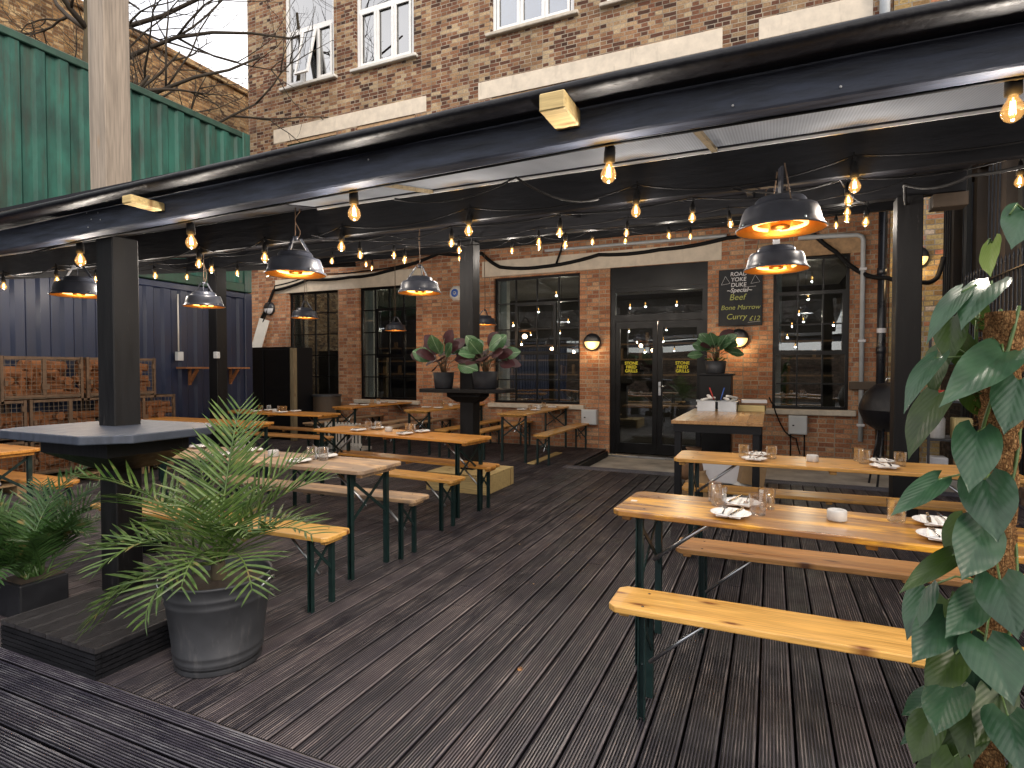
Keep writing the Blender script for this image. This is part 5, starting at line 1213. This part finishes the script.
# climbing philodendron on a coir pole, right foreground
DROP = {(.502,1.645,1.279),(.444,1.611,1.009),(.501,1.633,.852),(.503,1.701,1.725)}
LEAVES = [((0.461, 1.672, 1.751), (0.438, 1.605, 1.663), 0.054, 2), ((0.527, 1.704, 1.827), (0.473, 1.589, 1.723), 0.076, 0), ((0.451, 1.633, 1.652), (0.359, 1.501, 1.56), 0.083, 0), ((0.39, 1.605, 1.634), (0.294, 1.471, 1.526), 0.048, 0), ((0.379, 1.631, 1.578), (0.363, 1.588, 1.468), 0.068, 1), ((0.335, 1.554, 1.485), (0.243, 1.422, 1.382), 0.051, 0), ((0.465, 1.601, 1.498), (0.301, 1.361, 1.395), 0.091, 0), ((0.355, 1.616, 1.404), (0.269, 1.518, 1.264), 0.081, 1), ((0.406, 1.538, 1.326), (0.367, 1.429, 1.214), 0.087, 0), ((0.421, 1.541, 1.223), (0.419, 1.45, 1.112), 0.1, 0), ((0.324, 1.476, 1.227), (0.217, 1.35, 1.167), 0.049, 0), ((0.41, 1.512, 1.126), (0.348, 1.394, 1.041), 0.094, 0), ((0.484, 1.575, 1.437), (0.435, 1.485, 1.324), 0.084, 0), ((0.358, 1.509, 1.06), (0.245, 1.413, 0.998), 0.046, 1), ((0.309, 1.495, 0.988), (0.26, 1.416, 0.894), 0.059, 0), ((0.403, 1.505, 0.98), (0.317, 1.377, 0.927), 0.069, 0), ((0.34, 1.475, 0.936), (0.26, 1.361, 0.874), 0.078, 0), ((0.431, 1.475, 1.03), (0.434, 1.386, 0.945), 0.095, 0), ((0.394, 1.422, 0.918), (0.412, 1.319, 0.849), 0.103, 0), ((0.366, 1.507, 0.848), (0.299, 1.43, 0.766), 0.072, 1), ((0.35, 1.454, 0.799), (0.295, 1.34, 0.748), 0.088, 0), ((0.433, 1.425, 0.777), (0.424, 1.32, 0.724), 0.091, 0), ((0.398, 1.543, 0.871), (0.419, 1.505, 0.737), 0.077, 0), ((0.41, 1.534, 0.735), (0.366, 1.457, 0.65), 0.085, 1), ((0.324, 1.505, 0.696), (0.28, 1.44, 0.625), 0.069, 1), ((0.448, 1.519, 0.784), (0.378, 1.409, 0.703), 0.074, 1), ((0.444, 1.611, 1.009), (0.477, 1.57, 0.962), 0.066, 1), ((0.408, 1.62, 1.116), (0.361, 1.575, 1.032), 0.063, 1), ((0.427, 1.682, 1.435), (0.461, 1.694, 1.329), 0.066, 1), ((0.405, 1.674, 1.529), (0.442, 1.666, 1.424), 0.07, 1), ((0.502, 1.645, 1.279), (0.498, 1.586, 1.178), 0.066, 1), ((0.38, 1.624, 0.926), (0.404, 1.589, 0.829), 0.069, 1), ((0.362, 1.654, 1.501), (0.337, 1.618, 1.394), 0.061, 1), ((0.503, 1.701, 1.725), (0.506, 1.634, 1.614), 0.059, 0), ((0.436, 1.691, 1.623), (0.465, 1.701, 1.534), 0.066, 1), ((0.501, 1.633, 0.852), (0.449, 1.553, 0.815), 0.057, 1)]
LEAVES = [l for l in LEAVES if tuple(round(c,3) for c in l[0]) not in DROP]
random.seed(21)
for k in range(22):   # the dense skirt of leaves low down and round the far side of the pole
    a = random.uniform(0, 2*math.pi); z = random.uniform(.35, .80); r = random.uniform(.05,.12)
    b = Vector((.47+r*math.cos(a), 1.655+r*math.sin(a), z))
    if z > 1.0 and (a > 3.3): b.x = .47+.09*abs(math.cos(a)); b.y = 1.655+.06
    tt = b + Vector((math.cos(a)*random.uniform(.03,.10), math.sin(a)*random.uniform(.03,.10), -random.uniform(.07,.12)))
    LEAVES.append((tuple(b), tuple(tt), random.uniform(.055,.08), random.choice((0,1,1))))
cp = thing('climbing_plant', 'tall climbing plant with large heart shaped leaves on a coir moss pole, right foreground', 'plant', (.47, 1.65, 0))
O_ = Vector((.47,1.65,0))
m = MB(); rings = 90; n = 22; R0 = []
for j in range(rings+1):
    z = .30+1.29*j/rings; ctr = Vector((.000+.014*(z-.93)/.66, .006, z)); row = []
    for k in range(n):
        a = 2*math.pi*k/n; rr = .036*(1+.07*math.sin(z*95+a*2)) + .006*noise.noise(Vector((math.cos(a)*3,math.sin(a)*3,z*30))) + random.uniform(-.0028,.0028)
        row.append(m.bm.verts.new(ctr+Vector((rr*math.cos(a), rr*math.sin(a), 0))))
    R0.append(row)
for A, B in zip(R0, R0[1:]):
    for k in range(n): f = m.bm.faces.new((A[k],A[(k+1)%n],B[(k+1)%n],B[k])); f.smooth = True
m.bm.faces.new(R0[-1])
# loose fibres
for k in range(900):
    z = random.uniform(.5,1.59); a = random.uniform(0,6.28); c = Vector((.036*math.cos(a), .006+.036*math.sin(a), z)); t2 = Vector((-math.sin(a),math.cos(a),random.uniform(-.5,.5)))
    q = c+t2*.012+Vector((math.cos(a),math.sin(a),0))*random.uniform(.001,.006); m.bar(c-t2*.011, q, .0013)
m.build('moss_pole','coir',cp)
MB().lathe([(0,0),(.13,0),(.15,.02),(.175,.34),(.185,.34),(.185,.37),(.17,.37),(.165,.33),(0,.32)],32).build('pot','pot_black',cp)
MB().lathe([(.166,.331),(.1,.34),(0,.335)],24).build('soil','soil',cp)
m = MB()
for s in range(3): m.tube([(.04*math.cos(z*6+s*2.1)+.002, .006+.042*math.sin(z*6+s*2.1), z) for z in [.3+.05*q for q in range(27)]], .0038, 7)
m.build('stem','stem_green',cp)
mats3 = ['philo_blue','philo_olive','philo_light']
for b, tp, w, k in LEAVES:
    b = Vector(b)-O_; tp = Vector(tp)-O_; d = (tp-b)
    out = Vector((b.x, b.y-.006, 0)); out = out.normalized() if out.length > .01 else Vector((-.3,-1,0))
    camdir = Vector((-.2,-1,.15)).normalized()
    nr = (camdir*.8 + out*.5 + Vector((random.uniform(-.35,.35),0,random.uniform(0,.5)))).normalized()
    if d.length < .06: d = d.normalized()*.06; tp = b+d
    m = MB(); tp = b+(tp-b)*.95; leaf_blade(m, b, tp, w*1.0, nr, heart, 6, 14, random.uniform(.05,.3), random.uniform(.12,.34)); m.build('leaf', mats3[k], cp, recalc=False)
    root = Vector((.03*out.x, .006+.03*out.y, b.z+random.uniform(-.03,.0)))
    midp = (root+b)/2+Vector((0,0,.018)) ; MB().tube([root, midp, b], .0024, 5).build('petiole','stem_green',cp)

# palms
def frond(base, az, el, L, nl, ll, curl=1.0, w=.014, seed=0, vee=.5, mat='palm_leaf', start=.22):
    rr = random.Random(seed); m = MB(); pts = []; p = Vector(base); e = el; step = L/16; h = Vector((math.cos(az), math.sin(az), 0)); tw = rr.uniform(-.02,.02)
    for i in range(17):
        pts.append(p.copy()); e -= curl*(.028+.006*i); a = az+tw*i; h = Vector((math.cos(a), math.sin(a), 0)); p = p + (h*math.cos(e)+Vector((0,0,math.sin(e))))*step
    m.tube(pts, [.0065*(1-.8*i/16)+.001 for i in range(17)], 6)
    uvl = m.bm.loops.layers.uv.verify()
    for k in range(nl):
        f = start+(1-start)*k/(nl-1); fi = f*15.99; i = int(fi); c = pts[i].lerp(pts[min(16,i+1)], fi-i); d = (pts[min(16,i+1)]-pts[max(0,i-1)]).normalized()
        up = Vector((0,0,1)); sd = d.cross(up).normalized(); up2 = sd.cross(d)
        for s in (-1, 1):
            l = ll*(math.sin(math.pi*(.20+.70*f))**.7)*rr.uniform(.75,1.12); fw = .45+.7*f+rr.uniform(-.15,.15)
            dr = (sd*s + d*fw + up2*(vee+rr.uniform(-.15,.15))).normalized()
            wv = d.cross(dr).normalized().cross(dr).normalized(); wd_ = w*rr.uniform(.8,1.15)*(.6+.4*math.sin(math.pi*f))
            prev = None; q = c.copy(); dd = dr.copy(); nseg = 4; nrm = dr.cross(wv)
            for j in range(nseg+1):
                t = j/nseg; ww = wd_*(.35+.65*math.sin(math.pi*min(1,t*.9+.12)))*(1 if t < .95 else .08)
                A = m.bm.verts.new(q - wv*ww/2 + nrm*ww*.18); M_ = m.bm.verts.new(q - nrm*ww*.05); B = m.bm.verts.new(q + wv*ww/2 + nrm*ww*.18)
                if prev: m.bm.faces.new((prev[0],prev[1],M_,A)); m.bm.faces.new((prev[1],prev[2],B,M_))
                prev = (A,M_,B); dd = (dd + Vector((rr.uniform(-.03,.03),rr.uniform(-.03,.03),-.03*curl*(j+1)*.6))).normalized(); q = q + dd*(l/nseg)
    return m
pb = thing('potted_palm', 'large feathery palm in a galvanised metal bucket, left foreground', 'plant', (-2.53, 2.03, 0))
m = MB(); m.lathe([(0,.0),(.195,.0),(.199,.008),(.199,.03),(.203,.05),(.207,.056),(.2045,.064),(.206,.085),(.2105,.091),(.2075,.098),(.222,.22),(.235,.325),(.2395,.332),(.2365,.34),(.239,.365),(.2435,.371),(.240,.378),(.244,.425),(.251,.429),(.252,.438),(.246,.441),(.238,.425),(.20,.03),(0,.02)],56); m.build('bucket','zinc_bucket',pb)
m = MB(); m.box(-.004,.004,-.003,.002,.03,.42,M=Matrix.Rotation(R(-62),4,'Z')@Matrix.Translation((0,-.222,0))@Matrix.Rotation(R(6.5),4,'X')); m.build('seam','zinc_bucket',pb)
for s in (-1, 1):
    m = MB(); a0 = R(20) if s > 0 else R(215); c = Vector((.247*math.cos(a0), .247*math.sin(a0), .39)); t_ = Vector((-math.sin(a0), math.cos(a0), 0)); o_ = Vector((math.cos(a0), math.sin(a0), 0))
    m.tube([c+t_*(.06*math.cos(q*math.pi/8))+o_*(.03*math.sin(q*math.pi/8))+Vector((0,0,.035*math.sin(q*math.pi/8))) for q in range(9)], .005, 8); m.build('handle','zinc_bright',pb)
m = MB(); m.lathe([(.232,.385),(.12,.395),(.05,.41),(0,.41)],24); m.build('soil','soil',pb)
m = MB(); m.lathe([(.03,.38),(.04,.42),(.03,.50),(.02,.56),(0,.58)],12); m.build('stem','bark',pb)
base = (0,0,.48)
FR = [ # azimuth, elevation, length, leaflets, leaflet length, curl
 (R(100),R(84),.80,26,.27,.35),(R(130),R(74),.76,24,.27,.6),(R(205),R(58),.80,22,.26,.9),(R(188),R(44),.80,22,.27,1.0),(R(222),R(34),.72,20,.25,1.3),(R(250),R(52),.58,20,.22,1.7),
 (R(30),R(60),.68,22,.25,.9),(R(5),R(44),.66,20,.25,1.0),(R(-20),R(36),.58,18,.22,1.4),(R(60),R(68),.68,22,.25,.8),(R(-60),R(46),.48,16,.2,1.7),(R(275),R(26),.48,16,.2,1.8),
 (R(170),R(32),.72,20,.26,1.2),(R(120),R(50),.66,20,.24,1.1),(R(240),R(14),.60,16,.22,1.4),(R(330),R(62),.5,18,.22,1.3),(R(80),R(40),.55,18,.22,1.2),(R(300),R(70),.55,20,.22,1.0),(R(160),R(66),.7,22,.25,.8),(R(215),R(8),.6,14,.2,1.3)]
for k, (az, el, L, nl, ll, cu) in enumerate(FR): frond(base, az, el, L, int(nl*.78), ll*1.08, cu*.85, .0165, k, .30).build('frond','palm_leaf',pb,recalc=False)
p2 = thing('potted_palm', 'bushy dark green palm in a black square planter at the left edge', 'plant', (-4.06, 1.98, 0))
m = MB(); m.prism([(-.12,-.13),(.12,-.13),(.12,.13),(-.12,.13)],0,.21,bevel=.012); m.build('planter','pot_black',p2)
MB().box(-.105,.105,-.115,.115,.2105,.216).build('soil','soil',p2)
random.seed(9)
for k in range(36):
    frond((random.uniform(-.06,.06),random.uniform(-.06,.06),.20), R(random.uniform(0,360)), R(random.uniform(45,86)), random.uniform(.45,.75), 20, .19, random.uniform(.8,1.6), .016, 50+k, .25).build('frond','areca_leaf',p2,recalc=False)
p3 = thing('potted_palm', 'smaller dark palm standing behind the left post plinth', 'plant', (-4.55, 3.05, 0))
MB().lathe([(0,0),(.1,0),(.13,.2),(.12,.2),(0,.18)],20).build('pot','pot_black',p3)
for k in range(12): frond((0,0,.18), R(k*33), R(random.uniform(40,80)), random.uniform(.3,.45), 16, .15, random.uniform(1,1.8), .016, 90+k, .25).build('frond','areca_leaf',p3,recalc=False)

# patterned calatheas
def calathea(x, y, z, label, pr, ph, n, L, seed, dark=.5, potmat='pot_black', lime=False, bias=None):
    rr = random.Random(seed); t = thing('potted_calathea', label, 'plant', (x, y, z)); MB().lathe([(0,0),(pr*.8,0),(pr*.85,.01),(pr,ph),(pr*.94,ph),(pr*.9,ph-.02),(0,ph-.02)],28).build('pot',potmat,t)
    MB().lathe([(pr*.9,ph-.015),(0,ph-.01)],20).build('soil','soil',t)
    for k in range(n):
        az = k*2.4+rr.uniform(-.3,.3); r = rr.uniform(.2,.85); hgt = ph+L*(1.05-r*.8)*rr.uniform(.7,1.1)
        b = Vector((math.cos(az)*r*L*.75, math.sin(az)*r*L*.75, hgt)); d = Vector((math.cos(az)*(.4+r), math.sin(az)*(.4+r), 1.0-1.45*r+rr.uniform(-.2,.2))).normalized()
        l = L*rr.uniform(.6,.85); nr = Vector((math.cos(az)*.35, math.sin(az)*.35-.75, .55)).normalized()
        m = MB(); leaf_blade(m, b, b+d*l, l*.72, nr, oval, 3, 8, .12, .15)
        mt = 'calathea_under' if rr.random() < dark else 'calathea_top'; m.build('leaf', mt, t, recalc=False)
        MB().tube([(math.cos(az)*.02,math.sin(az)*.02,ph-.02),(b.x*.45,b.y*.45,ph+(hgt-ph)*.65),tuple(b)],.0035,5).build('stalk','stem_red',t)
    if lime:
        m = MB()
        for k in range(26):
            a = rr.uniform(0,6.28); b = Vector((math.cos(a)*pr*.7, math.sin(a)*pr*.7, ph+rr.uniform(-.01,.03))); d = Vector((math.cos(a),math.sin(a),rr.uniform(.0,.9))); leaf_blade(m,b,b+d*.07,.03,Vector((0,0,1)),oval,2,4)
        m.build('ground_leaves','lime_leaf',t,recalc=False)
    return t
calathea(-3.66, 6.12, 1.227, 'calathea with maroon and striped leaves in a black pot, left of the middle post', .13, .20, 26, .34, 4, .6)
calathea(-3.12, 6.18, 1.227, 'calathea with striped and maroon leaves in a wider black pot, right of the middle post', .16, .21, 28, .34, 8, .45)
calathea(-.78, 9.43, 1.402, 'green patterned calathea with lime undergrowth in a grey pot below the chalkboard', .16, .19, 28, .33, 15, .12, 'zinc_bucket', True)

# bare tree beyond the containers
def tree(x, y, label, H, r0, seed, lean=(0,0), trunk_h=.4, nb=9, reach=()):
    rr = random.Random(seed); t = thing('bare_tree', label, 'tree', (x, y, -.35)); tr = MB(); br = MB(); tw = MB()
    pts = [Vector((0,0,0))]; rad = [r0]; p = Vector((0,0,0)); n = 14
    for i in range(n): p = p+Vector((rr.uniform(-.08,.08)+lean[0]*H/n, rr.uniform(-.08,.08)+lean[1]*H/n, H/n)); pts.append(p.copy()); rad.append(r0*(1-.8*(i+1)/n))
    tr.tube(pts, rad, 10)
    def grow(p, d, L, r, depth):
        pts = [p.copy()]; q = p.copy(); nseg = 6; dd = d.copy()
        for i in range(nseg):
            dd = (dd + Vector((rr.uniform(-.22,.22), rr.uniform(-.22,.22), rr.uniform(-.10,.16)))).normalized(); q = q+dd*L/nseg; pts.append(q.copy())
        (br if depth < 2 else tw).tube(pts, [max(.003, r*(1-.65*i/nseg)) for i in range(nseg+1)], 6 if depth < 2 else 4)
        if depth < 4:
            for k in range(rr.choice((3,4,4)) if depth < 3 else 3):
                i = rr.randint(1, nseg); a = dd.orthogonal().normalized(); a.rotate(Matrix.Rotation(rr.uniform(0,6.28),3,dd)); grow(pts[i], (dd*.75+a*rr.uniform(.4,.9)).normalized(), L*rr.uniform(.45,.7), r*.5, depth+1)
    for k in range(nb):
        i = rr.randint(int(n*trunk_h), n); a = rr.uniform(0,6.28); grow(pts[i], Vector((math.cos(a)*.9, math.sin(a)*.9, rr.uniform(.15,.9))).normalized(), rr.uniform(2.2,4.2), rad[i]*.5+.02, 0)
    for z_, d_, L_ in reach:
        grow(pts[min(n, int(z_/H*n))], Vector(d_).normalized(), L_, .055, 1)
    tr.build('trunk','bark',t); br.build('branches','twig',t); tw.build('twigs','twig',t); return t
tree(-13.3, 7.4, 'bare leafless tree with a mossy trunk behind the green container', 12.5, .19, 5, (.01,.01), .5, 8, [(8.4,(1,.25,.12),4.5),(7.6,(1,.1,.18),4.0),(9.3,(1,.45,.05),5.0),(7.0,(1,.5,.25),3.6)])
tree(-14.2, 16.5, 'bare leafless tree farther back between the brick wall and the warehouse', 12.0, .10, 12, (-.03,.03), .6, 4)

simple('bottle_cap','pine_orange','tiny orange cap lying alone in the middle of the deck','litter',lambda m: m.lathe([(0,.008),(.012,.008),(.014,0)],10),(-1.10,2.55,.0005))
random.seed(77)
for k,(x,y,nm) in enumerate(((-1.9,4.4,'beside the pale table legs'),(-1.45,3.6,'beyond the orange cap'))):
    m = MB(); leaf_blade(m,(0,0,.003),(.025,.006,.005),.013,Vector((0,0,1)),oval,2,4,.2,.3)
    tag(m.build('fallen_leaf','cardboard',None,(x,y,.001),random.uniform(0,6),recalc=False),'small dry leaf fallen on the deck, '+nm,'leaf','fallen leaves')
